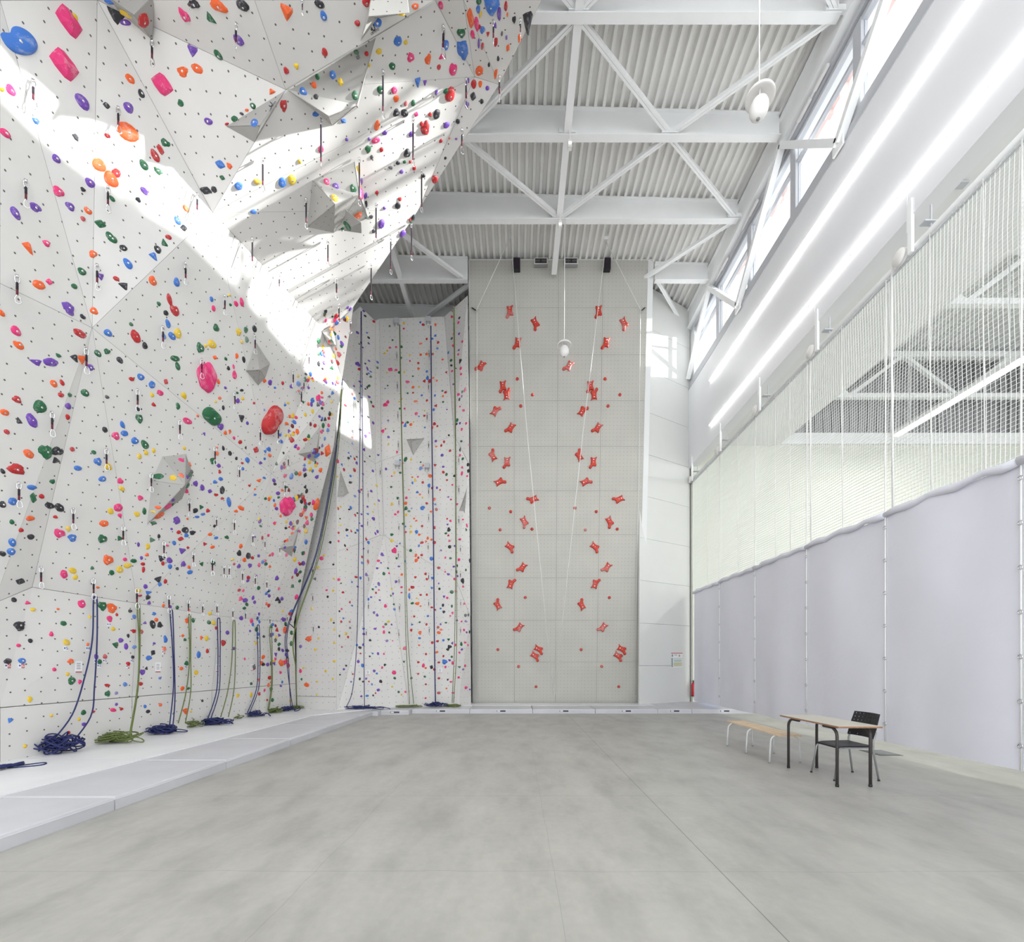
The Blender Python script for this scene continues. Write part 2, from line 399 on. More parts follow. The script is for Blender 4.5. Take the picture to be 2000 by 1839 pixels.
# light fittings on the bulkhead, one tube each
ordn = ['first','second','third','fourth','fifth','sixth','seventh','eighth','ninth','tenth','eleventh','twelfth','thirteenth']
for row, z in (('upper', 11.06), ('lower', 9.56)):
    for k in range(11):
        y1 = 14.78 - 1.243*k; y0 = y1 - 1.235
        r = thing('linear_light', '%s fluorescent tube of the %s row on the white bulkhead, counted from the far end' % (ordn[k], row), 'light', (BX, y0, z), row + ' row of tubes on the bulkhead')
        MB().box((-.02, 0, -.02), (0, 1.235, .02)).build('base', M['steel'], r)
        MB().tube([(-.045, .012, 0), (-.045, 1.223, 0)], .027, 8).build('tube', M['led'], r)
# emergency fitting on the soffit
r = thing('soffit_fitting', 'grey cross-shaped fitting on the perforated soffit behind the net rail', 'fixture', (7.55, 7.7, 9.97))
MB().box((-.3, -.06, -.03), (.3, .06, 0)).build('plate', M['alu'], r); MB().box((-.02, -.35, -.06), (.02, .35, -.03)).build('bar', M['grey'], r)
# ---------------------------------------------------------------- climbing walls
SURF = []        # (polygon points, wall key) used to seat holds on the panels
def plane_basis(poly):
    n = Vector((0,0,0)); c = sum((Vector(p) for p in poly), Vector())/len(poly)
    for i in range(len(poly)): n += (poly[i-1]-c).cross(poly[i]-c)
    n.normalize()
    if n.dot(CAMP - c) < 0: n = -n
    u = Vector((0,0,1)).cross(n)
    u = u.normalized() if u.length > .05 else Vector((0,1,0))
    return c, n, u, n.cross(u).normalized()
def panel(poly, m, parent, name='panel', gap=.004, deep=.008, seat=True, off=(0,0), sub=None):
    poly = [Vector(p) for p in poly]
    c, n, u, v = plane_basis(poly)
    k = len(poly); area = Vector((0,0,0))
    for i in range(k): area += (poly[i-1]-c).cross(poly[i]-c)
    if area.dot(n) < 0: poly = poly[::-1]
    ins = []
    for i in range(k):
        a, b, d = poly[i-1], poly[i], poly[(i+1) % k]
        e1 = (b-a).normalized(); e2 = (d-b).normalized()
        bis = (e2-e1); s = e1.cross(e2).length
        ins.append(b + (bis.normalized()*min(gap/max(s, .2)*1.2, gap*3) if bis.length > 1e-4 else Vector()))
    vs = ins + [p - n*deep for p in poly]
    mb = MB(); mb.add(vs, [(0, i, i+1) for i in range(1, k-1)], 0)
    mb.add(vs, [(i, (i+1) % k, k+(i+1) % k, k+i) for i in range(k)], 1)
    o = mb.build(name, [m, M['seam']], parent)
    uvl = o.data.uv_layers.new(name='UVMap')
    for lp in o.data.loops:
        p = Vector(o.data.vertices[lp.vertex_index].co) - c
        uvl.data[lp.index].uv = (p.dot(u)+off[0]+c.x*.37, p.dot(v)+off[1]+c.z*.53)
    if seat: SURF.append(poly)
    return o

Z12 = 11.35
def T(px, py): return P(px, py, (Z12-EYE)*F/(CY-py))      # points of the free top edge of the overhang
B0, B1, B2 = Vector((-7.68, 2.2, .0)), Vector((-7.48, 6.37, .0)), Vector((-6.97, 13.9, .0))
def up(v, z): return Vector((v.x, v.y, z))
C0n, C0 = up(B0, 2.4), Vector((-7.49, 6.3, 2.45))
C1, C2, C3 = P(63,1146,6.80), P(430,1203,10.55), P(574,1215,13.75)
m2n, M2, M1 = Vector((-6.8, 2.2, 6.4)), P(0,553,5.68), P(180,640,6.78)
M4 = P(530,925,11.0)
U0, U1, PP, Q, T1 = P(0,0,5.25), P(190,0,5.96), P(415,415,7.6), P(640,650,11.2), P(690,600,10.9)
E2, E3, E4 = P(668,740,11.9), P(652,870,12.6), P(619,1000,13.15)
U0n, U1n = Vector((-6.0, 2.2, 9.6)), Vector((-4.6, 3.2, 11.0))
K0 = P(497,0,5.7); Mx = P(558,175,6.62); K1 = P(850,0,5.95); K1r = P(850,0,6.5); K2 = P(905,0,6.5); T0 = P(1058,0,6.6)
S1, S2, T3 = P(927,150,7.68), P(975,165,7.85), P(817,410,9.4)
K0n, K1n, T0n = Vector((-2.3, 3.9, 10.1)), Vector((.3, 4.4, 10.9)), Vector((1.8, 4.7, 11.25))

lw = thing('climbing_wall', 'tall overhanging grey-white climbing wall of angled panels along the left side of the hall', 'climbing wall', (0,0,0))
W = M['wall']
# vertical kick band with the drop line between its lower and upper boards
def zat(a, b, t): return a.lerp(b, t)
ys = [B0, B1, Vector((-7.345, 8.4, 0)), Vector((-7.21, 10.4, 0)), Vector((-7.09, 12.1, 0)), B2]
tops = [C0n, C0, Vector((0,0,0)), C2, Vector((0,0,0)), C3]
tops[2] = C1.lerp(C2, .45); tops[4] = C2.lerp(C3, .5)
for i in range(5):
    a, b = ys[i], ys[i+1]
    panel([a, b, up(b,.95), up(a,.95)], W, lw, off=(i*.3, .1), gap=.006, deep=.02)
pts_ = [up(B0,.955), up(B1,.955)]
panel([up(B0,.955), up(B1,.955), C0, C0n], W, lw)
panel([up(B1,.955), up(ys[2],.955), tops[2], C1, C0], W, lw)
panel([up(ys[2],.955), up(ys[3],.955), C2, tops[2]], W, lw)
panel([up(ys[3],.955), up(ys[4],.955), tops[4], C2], W, lw)
panel([up(ys[4],.955), up(B2,.955), C3, tops[4]], W, lw)
# overhanging field
for k, tri in enumerate([(C0n, C0, M2), (C0n, M2, m2n), (C0, C1, M1), (C0, M1, M2), (C1, tops[2], M1), (tops[2], C2, M4), (tops[2], M4, M1),
            (C2, tops[4], M4), (tops[4], C3, E4), (tops[4], E4, M4), (M4, E4, E3), (M4, E3, E2), (M4, E2, Q), (Q, E2, T1), (M1, M4, PP), (PP, M4, Q),
            (M1, PP, U1), (M1, U1, U0), (M2, M1, U0), (m2n, M2, U0), (m2n, U0, U0n), (U0n, U0, U1), (U0n, U1, U1n)]):
    panel(tri, W, lw, off=(k*.13, k*.07), gap=.003)
# prow and overhang
for k, pg in enumerate([(U1, PP, Mx), (U1, Mx, K0), (K0, Mx, K1), (Mx, S1, K1r), (K1r, S1, K2), (Mx, K1r, K1), (Mx, PP, S1), (PP, T3, S1), (PP, Q, T3), (Q, T1, T3),
            (K2, S1, S2), (K2, S2, T0), (S1, T3, S2), (U1n, U1, K0), (U1n, K0, K0n), (K0n, K0, K1), (K0n, K1, K1n), (K1n, K1, K1r), (K1n, K1r, K2), (K1n, K2, T0), (K1n, T0, T0n)]):
    panel(pg, W, lw, off=(k*.17, k*.11), gap=.003)
# unseen lid added to stop sun over the wall top, plus near return
edge = [T0n, T0, S2, T3, T1]
mb = MB(); LID = 13.0
for p, q in zip(edge[:-1], edge[1:]):
    pu, qu = up(p, LID), up(q, LID)
    mb.add([p, q, qu, pu], [(0,1,2,3)]); mb.add([pu, qu, Vector((-9.2, q.y, LID)), Vector((-9.2, p.y, LID))], [(0,1,2,3)])
mb.add([T1, up(T1, LID), Vector((-9.2, T1.y, LID)), Vector((-9.2, T1.y, T1.z))], [(0,1,2,3)])
ed = [T1, E2, E3, E4, C3, Vector((B2.x, B2.y, 0))]
for p_, q_ in zip(ed[:-1], ed[1:]): mb.add([p_, q_, Vector((-9.2, q_.y+.03, q_.z)), Vector((-9.2, p_.y+.03, p_.z))], [(0,1,2,3)])
nr = [B0, C0n, m2n, U0n, U1n, K0n, K1n, T0n, up(T0n, LID)]
for p, q in zip(nr[:-1], nr[1:]): mb.add([p, q, Vector((-9.2, q.y-.01, q.z)), Vector((-9.2, p.y-.01, p.z))], [(0,1,2,3)])
mb.add([Vector((-9.2,2.2,LID)), up(T0n, LID), Vector((-9.2,5.0,LID))], [(0,1,2)])
mb.build('unseen_lid', M['seam'], lw)

# corner wall and tower
tw = thing('climbing_tower', 'recessed three-sided climbing tower with slabs between the left wall and the speed wall', 'climbing wall')
TW = M['tower']
G0, G1 = Vector((-6.97, 13.90, 0)), Vector((-5.545, 13.52, 0))
mb_ = M['tower']
panel([up(G0,0), up(G1,0), up(G1,.55), up(G0,.55)], TW, tw, gap=.006)
panel([up(G0,.555), up(G1,.555), up(G1,4.5), up(G0,4.5)], TW, tw)
panel([up(G0,4.5), up(G1,4.5), up(G1,8.2), up(G0,8.2)], TW, tw)
panel([up(G0,8.2), up(G1,8.2), up(G1,12.0), up(G0,12.0)], TW, tw)
# left face: from G1 back to the centre face, creased where it turns
TL0 = Vector((-5.545, 13.52, 0)); TLt = P(703,598,15.2)
Cb = P(800,1380,14.62); Cb.z = 0
Km = P(750,1045,15.25); Kn = P(745,900,15.45); Kt = P(741,622,15.74)
Rn = P(733,905,15.2); Rt = P(733,626,15.55); Rm = P(742,1045,15.05)
TL8 = Vector((-5.545, 13.52, 8.6)); TLm = Vector((-5.545, 13.52, 5.0)); TL11 = Vector((-5.545, 13.52, 11.9))
panel([TL0, Cb, Km, Rm, TLm], TW, tw, off=(.1,.1))
panel([TLm, Rm, Rn, TL8], TW, tw, off=(.2,.3))
panel([TL8, Rn, Rt, TLt, TL11], TW, tw, off=(.3,.1))
panel([Rm, Km, Kn, Rn], TW, tw); panel([Rn, Kn, Kt, Rt], TW, tw)
Dt, Dm, Db = P(868,618,15.66), P(887,850,15.25), P(893,1378,14.75); Db.z = 0
panel([Cb, Db, P(890,1130,15.0), Km], TW, tw, off=(.4,.2))
panel([Km, P(890,1130,15.0), Dm, Kn], TW, tw, off=(.1,.5))
panel([Kn, Dm, Dt, Kt], TW, tw, off=(.2,.6))
SPX0, SPX1 = -1.60, 4.385
SY0 = 16.07 - .02; LEAN = math.radians(5.0)
def spt(u, k):        # point on the speed wall: u metres from its left edge, k metres up its slope
    return Vector((SPX0+u, SY0 - k*math.sin(LEAN), .14 + k*math.cos(LEAN)))
# tower's right return reaches to the speed wall edge
Ft = Vector((-1.66, 14.75, 13.9)); Fb = Vector((-1.62, 15.55, 0)); Ea = P(905,562,14.5)
panel([Db, Fb, Vector((-1.63, 15.4, 3.2)), P(890,1130,15.0)], TW, tw, off=(.1,.7))
panel([P(890,1130,15.0), Vector((-1.63,15.4,3.2)), Vector((-1.64,15.1,8.4)), Dm], TW, tw, off=(.3,.4))
panel([Dm, Vector((-1.64,15.1,8.4)), Ft, Dt], TW, tw, off=(.6,.2))
# capping strip behind the tower top
t = MB(); t.add([TLt, Rt, Rt+Vector((-.6,.5,0)), TLt+Vector((-.6,.5,0))], [(0,1,2,3)])
t.add([Rt, Kt, Kt+Vector((0,.5,.02)), Rt+Vector((-.6,.5,.02))], [(0,1,2,3)])
t.add([Kt, Dt, Dt+Vector((0,.5,0)), Kt+Vector((0,.5,0))], [(0,1,2,3)]); t.build('unseen_lid', M['seam'], tw)

# speed wall: 4 x 10 boards
sw = thing('speed_wall', 'flat grey speed-climbing wall of square panels with a dense hole grid, centre back', 'climbing wall')
for i in range(4):
    for j in range(10):
        a, b = i*1.496, (i+1)*1.496; c, d = j*1.5, (j+1)*1.5
        poly = [spt(a,c), spt(b,c), spt(b,d), spt(a,d)]
        o = panel(poly, M['speed'], sw, gap=.005, deep=.012)
        nrm = (poly[1]-poly[0]).cross(poly[3]-poly[0]).normalized()
        for lp in o.data.loops:            # board-local metres so that the grid leaves a rim at each joint
            p = Vector(o.data.vertices[lp.vertex_index].co) - poly[0]
            uu, vv = p.dot((poly[1]-poly[0]).normalized()), p.dot((poly[3]-poly[0]).normalized())
            o.data.uv_layers[0].data[lp.index].uv = (uu + .0625 + i*1.5, vv + .0625 + j*1.5)
bx = MB()
nl = Vector((0, -math.cos(LEAN), -math.sin(LEAN)))
for u in (SPX1-SPX0, ):
    a0, a1 = spt(u, 0), spt(u, 15.0); w = Vector((.2, .05, 0))
    bx.add([a0, a0+w, a1+w, a1, Vector((a0.x+.2, 16.6, a0.z)), Vector((a1.x+.2, 16.6, a1.z))], [(0,1,2,3), (1,4,5,2)])
a0, a1 = spt(0, 0), spt(0, 15.0)
bx.add([a0, Vector((a0.x-.03, a0.y+.02, a0.z)), Vector((a1.x-.03, a1.y+.02, a1.z)), a1, Vector((a0.x-.03, 16.6, a0.z)), Vector((a1.x-.03,16.6,a1.z))], [(0,3,2,1), (1,2,5,4)])
bx.add([a1, spt(SPX1-SPX0+.2, 15), Vector((SPX1+.2, 16.9, a1.z)), Vector((SPX0, 16.9, a1.z))], [(0,1,2,3)])
bx.add([a1, spt(SPX1-SPX0+.2, 15), spt(SPX1-SPX0+.2, 15)+Vector((0,0,.03)), a1+Vector((0,0,.03))], [(0,1,2,3)])
bx.build('side_frame', M['white'], sw)
gb = MB()                               # strip in board paint closing the foot of the wall
gb.add([spt(0,0), spt(SPX1-SPX0,0), spt(SPX1-SPX0,0)+Vector((0,.02,-.14)), spt(0,0)+Vector((0,.02,-.14))], [(0,1,2,3)]).build('foot_board', M['speed'], sw)

# faceted volumes: outline picked on the wall, apex lifted off it
def bvh():
    vs = []; fs = []
    for poly in SURF:
        o = len(vs); vs += [tuple(p) for p in poly]
        for i in range(1, len(poly)-1): fs.append((o, o+i, o+i+1))
    return BVHTree.FromPolygons(vs, fs)
TREE = bvh()
def hit(px, py):
    d = ray(px, py); q, n, idx, dist = TREE.ray_cast(CAMP, d)
    if q is None and (py < 1 or px < 1):       # just outside the frame: continue the plane met at its rim
        q, n, idx, dist = TREE.ray_cast(CAMP, ray(max(px, 2), max(py, 2)))
        if q is not None: q = CAMP + d*((q-CAMP).dot(n)/d.dot(n))
    if q is None: q, n, idx, dist = TREE.find_nearest(CAMP + d*10)
    if n.dot(d) > 0: n = -n
    return q, n
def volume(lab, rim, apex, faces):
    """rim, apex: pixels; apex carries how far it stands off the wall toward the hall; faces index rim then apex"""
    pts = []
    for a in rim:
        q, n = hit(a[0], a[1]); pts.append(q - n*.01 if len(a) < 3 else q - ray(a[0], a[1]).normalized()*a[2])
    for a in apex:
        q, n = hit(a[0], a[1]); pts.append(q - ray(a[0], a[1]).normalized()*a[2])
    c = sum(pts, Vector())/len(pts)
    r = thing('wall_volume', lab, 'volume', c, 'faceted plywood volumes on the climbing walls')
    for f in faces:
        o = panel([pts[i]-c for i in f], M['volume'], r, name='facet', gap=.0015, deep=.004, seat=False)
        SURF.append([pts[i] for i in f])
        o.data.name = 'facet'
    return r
volume('large grey cube-like volume standing out from the bright overhang', [(610,352),(693,315),(704,350),(720,428),(652,456),(599,445)],
       [(654,398,.75),(702,380,.55)], [(0,1,7,6),(0,6,5),(6,4,5),(6,7,4),(7,3,4),(1,2,7),(2,3,7)])
volume('small grey pyramid volume nested at the lower right of the cube-like volume', [(675,409,.5),(706,455,.3),(672,450,.45)], [(705,434,.75)], [(0,3,2),(0,1,3),(3,1,2)])
volume('large grey diamond volume low on the left wall, a green hold at its left corner', [(317,890),(364,885),(378,926),(356,975),(286,1026),(296,938)],
       [(361,947,.55)], [(0,1,6),(1,2,6),(2,3,6),(3,4,6),(4,5,6),(5,0,6)])
volume('grey diamond volume above two black holds, right of the giant pink hold', [(501,667),(529,710),(519,739),(505,754),(480,724)],
       [(507,722,.45)], [(0,1,5),(1,2,5),(2,3,5),(3,4,5),(4,0,5)])
volume('grey wedge volume right of the big red double hold', [(626,830),(622,893),(613,903),(581,887)], [(618,880,.35)], [(0,1,4),(1,2,4),(2,3,4),(3,0,4)])
volume('grey triangular volume below the lumpy pink hold', [(586,1025),(579,1058),(570,1088),(544,1070)], [(572,1066,.3)], [(0,1,4),(1,2,4),(2,3,4),(3,0,4)])
volume('small grey folded volume at the foot of the overhang', [(646,637),(654,655),(657,675),(640,672),(629,647)], [(650,668,.4)], [(0,1,5),(1,2,5),(2,3,5),(3,4,5),(4,0,5)])
volume('grey volume at the far right edge of the left wall, a dark hold on top', [(669,737),(672,775),(665,790),(653,796),(660,756)], [(683,760,.5)], [(0,1,5),(1,2,5),(2,3,5),(3,4,5),(4,0,5)])
volume('grey triangular volume pointing down high on the tower centre', [(793,857),(830,855),(807,890)], [(803,862,.28)], [(0,1,3),(1,2,3),(2,0,3)])
volume('grey triangular volume on the left face of the tower', [(665,915),(682,962),(658,970)], [(673,965,.25)], [(0,1,3),(1,2,3),(2,0,3)])
volume('slim grey volume on the right face of the tower', [(913,948),(908,1003),(896,998)], [(905,985,.12)], [(0,1,3),(1,2,3),(2,0,3)])
volume('grey faceted volume at the very top left with a red hold on it', [(205,-8),(300,-8),(297,79),(235,25)], [(262,30,.35)], [(0,1,4),(1,2,4),(2,3,4),(3,0,4)])
volume('small grey fin volume left of the overhang apex with a blue hold', [(439,247),(557,177),(496,279)], [(508,245,.25)], [(0,1,3),(1,2,3),(2,0,3)])
volume('large grey slab volume right of the overhang apex, holding blue and yellow holds', [(562,176),(735,71),(700,211),(650,246)],
       [(642,226,.45),(697,205,.4)], [(0,1,5,4),(0,4,3),(3,4,5),(3,5,2),(1,2,5)])
volume('grey box volume at the top edge of the picture, a red hold at its left', [(726,-10),(795,-10),(740,36),(704,82)], [(720,31,.45),(799,24,.4)], [(0,1,5,4),(0,4,3),(3,4,2),(2,4,5),(1,2,5)])
TREE = bvh()

# ---------------------------------------------------------------- landing mats
def mat_block(name, lab, x0, y0, x1, y1, z1, m, group, inset=.012, rad=.03, tagside=None):
    cx, cy = (x0+x1)/2, (y0+y1)/2
    r = thing('landing_mat', lab, 'mat', (cx, cy, 0), group)
    w, d = (x1-x0)/2-inset/2, (y1-y0)/2-inset/2
    t = MB(); prof = [(0, 0), (0, z1-rad), (rad*.3, z1-rad*.3), (rad, z1)]
    vs = []; n = 4
    for ins, z in prof:
        vs += [(-w+ins,-d+ins,z),(w-ins,-d+ins,z),(w-ins,d-ins,z),(-w+ins,d-ins,z)]
    fs = [(i*4+j, i*4+(j+1)%4, (i+1)*4+(j+1)%4, (i+1)*4+j) for i in range(3) for j in range(4)] + [(12,13,14,15)]
    t.add(vs, fs, 0); t.build('cover', m, r)
    if tagside == 'y':
        t = MB(); t.box((-.14, -d-.004, z1*.38), (.14, -d, z1*.72)); t.build('maker_tag', M['ink'], r)
        t = MB(); t.box((-.125, -d-.006, z1*.43), (-.03, -d-.003, z1*.67)); t.build('tag_print', M['paper'], r)
    z = MB()
    if tagside == 'x': z.bar((w+.002, -d+.02, z1*.8), (w+.002, d-.02, z1*.8), .004, .004)
    else: z.bar((-w+.02, -d-.002, z1*.82), (w-.02, -d-.002, z1*.82), .004, .004)
    z.build('piping', M['mat2'], r)
    return r
Y = [-4.7, -2.8, -.9, 1.05, 2.92, 4.79, 6.62, 8.5, 10.4, 12.2, 13.28]
nm = ['out of view behind the camera']*3 + ['nearest', 'second', 'third', 'fourth', 'fifth', 'sixth', 'farthest']
for i in range(3, 10):
    mat_block('m', '%s grey-topped mat of the row edging the concrete floor on the left' % nm[i], -6.05, Y[i], -4.37 + .012*Y[i]*0, Y[i+1], .14, M['mat1'], 'grey mats along the left wall', tagside='x')
# white inner mats against the wall, a hand higher cover
for i in range(3, 9):
    x0 = -7.9
    r = thing('landing_mat', '%s white mat against the foot of the left climbing wall' % nm[i], 'mat', (-6.9, (Y[i]+Y[i+1])/2, 0), 'white mats at the foot of the left wall')
    t = MB(); a, b = Y[i]+.004-(Y[i]+Y[i+1])/2, Y[i+1]-.004-(Y[i]+Y[i+1])/2
    yy = [Y[i], Y[i+1]]
    xw = [-7.78+.067*(y-2.2) for y in yy]; xi = [-5.62 for y in yy]
    vs = [(xw[0]+6.9,a,0),(xi[0]+6.9,a,0),(xi[1]+6.9,b,0),(xw[1]+6.9,b,0),(xw[0]+6.9,a,.165),(xi[0]+6.9-.02,a,.155),(xi[1]+6.9-.02,b,.155),(xw[1]+6.9,b,.165)]
    t.add(vs, [(0,3,2,1),(4,5,6,7),(0,1,5,4),(1,2,6,5),(2,3,7,6),(3,0,4,7)]); t.build('cover', M['mat2'], r)
r = thing('landing_mat', 'white mat in the corner between left wall and tower', 'mat', (-5.8, 13.2, 0), 'white mats at the foot of the left wall')
t = MB(); t.add([(-1.2,-1.0,0),(.18,-1.0,0),(1.5,.95,0),(1.2,1.6,0),(-1.2,1.2,0),(-1.2,-1.0,.165),(.18,-1.0,.158),(1.5,.95,.158),(1.2,1.6,.16),(-1.2,1.2,.165)],
    [(4,3,2,1,0),(5,6,7,8,9),(0,1,6,5),(1,2,7,6),(2,3,8,7),(3,4,9,8),(4,0,5,9)]); t.build('cover', M['mat2'], r)
xs = [-4.2, -3.33, -1.5, .49, 2.47, 4.44, 5.52, 7.6]
bl = ['first from the left, short, at the inner corner', 'second from the left, below the tower', 'third from the left, at the left end of the speed wall', 'fourth from the left, below the middle of the speed wall',
      'fifth from the left, below the right part of the speed wall', 'sixth from the left, before the white end wall', 'last on the right, running under the curtain']
for i in range(7):
    y0 = 13.9 if i else 13.55
    mat_block('m', 'grey back-row mat, ' + bl[i], xs[i], y0, xs[i+1], 15.9 if i < 5 else 16.6, .14, M['mat1'], 'grey mats along the back wall', tagside='y')
t = MB(); t.box((-5.9, 13.28, 0), (-4.2, 14.0, .139)); tag(t.build('landing_mat', M['mat1']), 'small grey infill mat at the corner of the two mat rows', 'mat', 'grey mats along the back wall')
t = MB(); t.box((-3.3, 15.0, .141), (4.7, 15.95, .15)); tag(t.build('mat_strip', M['mat2']), 'white cover strip lying on the back mats along the foot of the walls', 'mat')

# ---------------------------------------------------------------- divider curtain with net and rail
CXP = 6.58
YC0, YC1 = -3.0, 16.55
seam = [16.35, 14.24, 12.12, 9.96, 7.83, 5.72, 3.6, 1.45, -.7, -3.0]
dc = thing('divider_curtain', 'white tarpaulin divider curtain with laced seams and a net above, along the right side', 'curtain', (CXP, 0, .2))
def ctop(y): return 4.24 + (16.5-y)*.003 - .2 + .008*math.sin(y*2.9)+.006*math.sin(y*7.3)
rnd = random.Random(4)
for k in range(len(seam)-1):
    y1, y0 = seam[k], seam[k+1]
    ny, nz = 14, 14; vs = []; fs = []; ph = rnd.uniform(0, 6)
    for i in range(ny+1):
        u = i/ny; y = y0 + .002 + (y1-y0-.004)*u
        for j in range(nz+1):
            v = j/nz; z = (ctop(y)-.05)*v
            e = math.sin(math.pi*u)
            dx = -.05*e*(1-v*.6) - .012*math.sin(u*9+ph+v*2)*e - .02*math.sin(v*5+ph)*math.sin(u*6.3) - .02*(1-v)**6
            dx += .03*math.exp(-((u-.5-.3*math.sin(ph))**2)/.02)*(1-v)**2
            vs.append((dx, y, z))
    for i in range(ny):
        for j in range(nz):
            a = i*(nz+1)+j; fs.append((a, a+1, a+nz+2, a+nz+1))
    MB().add(vs, fs, 0, True).build('tarpaulin_panel', M['tarp'], dc)
    # rolled hem at the top, sagging a little
    pts = [(-.045 - .015*math.sin(q*3.1+ph), y0+(y1-y0)*q/10, ctop(y0+(y1-y0)*q/10)-.03-.02*math.sin(q*1.9+ph)) for q in range(11)]
    MB().tube(pts, lambda s: .055+.012*math.sin(s*17+ph), 8).build('rolled_hem', M['tarp'], dc)
    if k:
        yy = seam[k]
        MB().tube([(-.03, yy, .0), (-.035, yy, 2), (-.035, yy, ctop(yy)), (-.02, yy, 8.2)], .012, 5).build('lacing_rope', M['rope_w'], dc)
        for q in range(7):
            MB().tube([(-.045, yy+.028*math.cos(a), .32+q*.58+.028*math.sin(a)) for a in [2*math.pi*s/8 for s in range(8)]], .008, 4, closed=True).build('eyelet', M['chrome'], dc)
# net: real strands in a 6 cm mesh, hung slack
nn = MB(); top = 8.28; rows = 0
y = -.6
while y < 16.5:
    wv = .02*math.sin(y*2.3)
    b0 = ctop(y)-.06
    w = .0031
    vs = []
    for q in range(5):
        z = b0 + (top-b0)*q/4; x = .05*math.sin(y*1.35+q)*math.sin(math.pi*q/4)
        vs += [(x-w, y-w, z), (x+w, y-w, z), (x, y+w, z)]
    nn.add(vs, [(3*q+a, 3*q+(a+1)%3, 3*q+3+(a+1)%3, 3*q+3+a) for q in range(4) for a in range(3)])
    y += .06
z = 4.08
while z < top:
    vs = []; n = 80; s = (z-4.08)/(top-4.08); w = .0031
    for q in range(n+1):
        y = -.6 + 17.1*q/n; x = .05*math.sin(y*1.35+s*4)*math.sin(math.pi*s)
        zz = z - .02*abs(math.sin(y*1.46)); vs += [(x-w, y, zz-w), (x+w, y, zz-w), (x, y, zz+w)]
    nn.add(vs, [(3*q+a, 3*q+(a+1)%3, 3*q+3+(a+1)%3, 3*q+3+a) for q in range(n) for a in range(3)])
    z += .06
nn.build('netting', M['net'], dc, kind='stuff')
for yy, w in ((7.0, .010), (7.83-.12, .02), (8.9, .009), (9.96-.1, .014), (10.6, .008), (11.2, .008), (13.1, .008), (6.2, .008), (15.2, .008)):
    MB().tube([(-.02, yy, top), (.0, yy+.02, 6.5), (-.01, yy-.02, 4.1)], w, 5).build('net_strap', M['rope_w'], dc)
# slack loops tying net to rail
for k in range(30):
    y = 16.2 - k*.43
    MB().tube([(-.01, y, 8.30), (-.02, y+.06, 8.19), (-.02, y+.16, 8.15), (-.02, y+.26, 8.19), (-.01, y+.32, 8.30)], .004, 4).build('tie_loop', M['rope_w'], dc)
rl = thing('curtain_rail', 'white rail pipe with brackets and pulleys carrying the net, below the bulkhead', 'rail', (CXP, 0, 8.46))
MB().tube([(0, -3, 0), (0, 16.6, 0)], .055, 10).build('pipe', M['steel'], rl)
MB().box((-.02, -3, -.11), (.02, 16.6, -.085)).build('track', M['alu'], rl)
for k in range(6):
    y = 16.35 - 2.27*k
    t = MB(); t.bar((-.08, y, -.10), (-.08, y, .78), .05, .07); t.bar((-.08, y+.07, .3), (-.08, y+.07, .95), .012, .012); t.build('post', M['steel'], rl)
    t = MB(); t.box((-.14, y-.32, .12), (.1, y-.22, .14)); t.bar((0, y-.27, -.05), (0, y-.27, .42), .02, .02); t.build('bracket', M['alu'], rl)
    t = MB(); Mm = Matrix.Translation((-.07, y+.22, .03)) @ Matrix.Rotation(math.pi/2, 4, 'Y')
    t.lathe([(0,-.03),(.13,-.03),(.13,-.015),(.10,0),(.13,.015),(.13,.03),(0,.03)], 18, 0, Mm); t.build('pulley', M['shade'], rl)

# ---------------------------------------------------------------- furniture
def arc_leg(pts, r=.018, n=8): return MB().tube(pts, r, n)
tb = thing('school_table', 'school table with cream laminate top and dark bent-tube legs', 'table', (4.35, 6.2, 0))
t = MB(); t.box((-.275, -.62, .775), (.275, .62, .796)); t.build('tabletop', [M['lam']], tb)
t = MB(); t.box((-.279, -.624, .772), (.279, .624, .7925)); t.build('plywood_edge', M['ply'], tb)
def bend(x, y0, y1, zt, r, zb=0.0, tilt=0):
    pts = [(x, y0, zb)]
    for k in range(6):
        a = math.pi/2*k/5; pts.append((x, y0 + (r-r*math.cos(a))*(1 if y1 > y0 else -1), zt-r+r*math.sin(a)))
    pts.append((x, (y0+y1)/2, zt)); return pts
for x in (-.215, .215):
    for s in (-1, 1):
        MB().tube(bend(x, s*.51, 0, .752, .11), .019, 8).build('leg', M['legd'], tb)
        t = MB(); t.tube([(x, s*.51, 0), (x, s*.51, .03)], .022, 8); t.build('foot_cap', M['black'], tb)
MB().bar((-.215, -.38, .752), (.215, -.38, .752), .03, .03).build('crossbar', M['legd'], tb)
MB().bar((-.215, .38, .752), (.215, .38, .752), .03, .03).build('crossbar', M['legd'], tb)

bn = thing('low_bench', 'long low bench with pale wooden planks on white bent-tube legs', 'bench', (4.28, 7.76, 0))
for k in range(3):
    x = -.115 + k*.115
    t = MB(); t.box((x-.053, -.88, .445), (x+.053, .88, .468)); o = t.build('plank', M['wood'], bn)
for y in (-.72, 0, .70):
    for s in (-1, 1):
        pts = [(s*.245, y, 0), (s*.235, y, .2)]
        for k in range(6):
            a = math.pi/2*k/5; pts.append((s*(.225-.09*(1-math.cos(a))), y, .435-.09+.09*math.sin(a)))
        pts.append((0, y, .435)); MB().tube(pts, .0135, 8).build('leg', M['legw'], bn)
        MB().tube([(s*.245, y, 0), (s*.245, y, .022)], .017, 8).build('foot_cap', M['grey'], bn)

ch = thing('plastic_chair', 'black plastic chair with perforated back and grey tube legs behind the table', 'chair', (4.6, 6.2, 0))
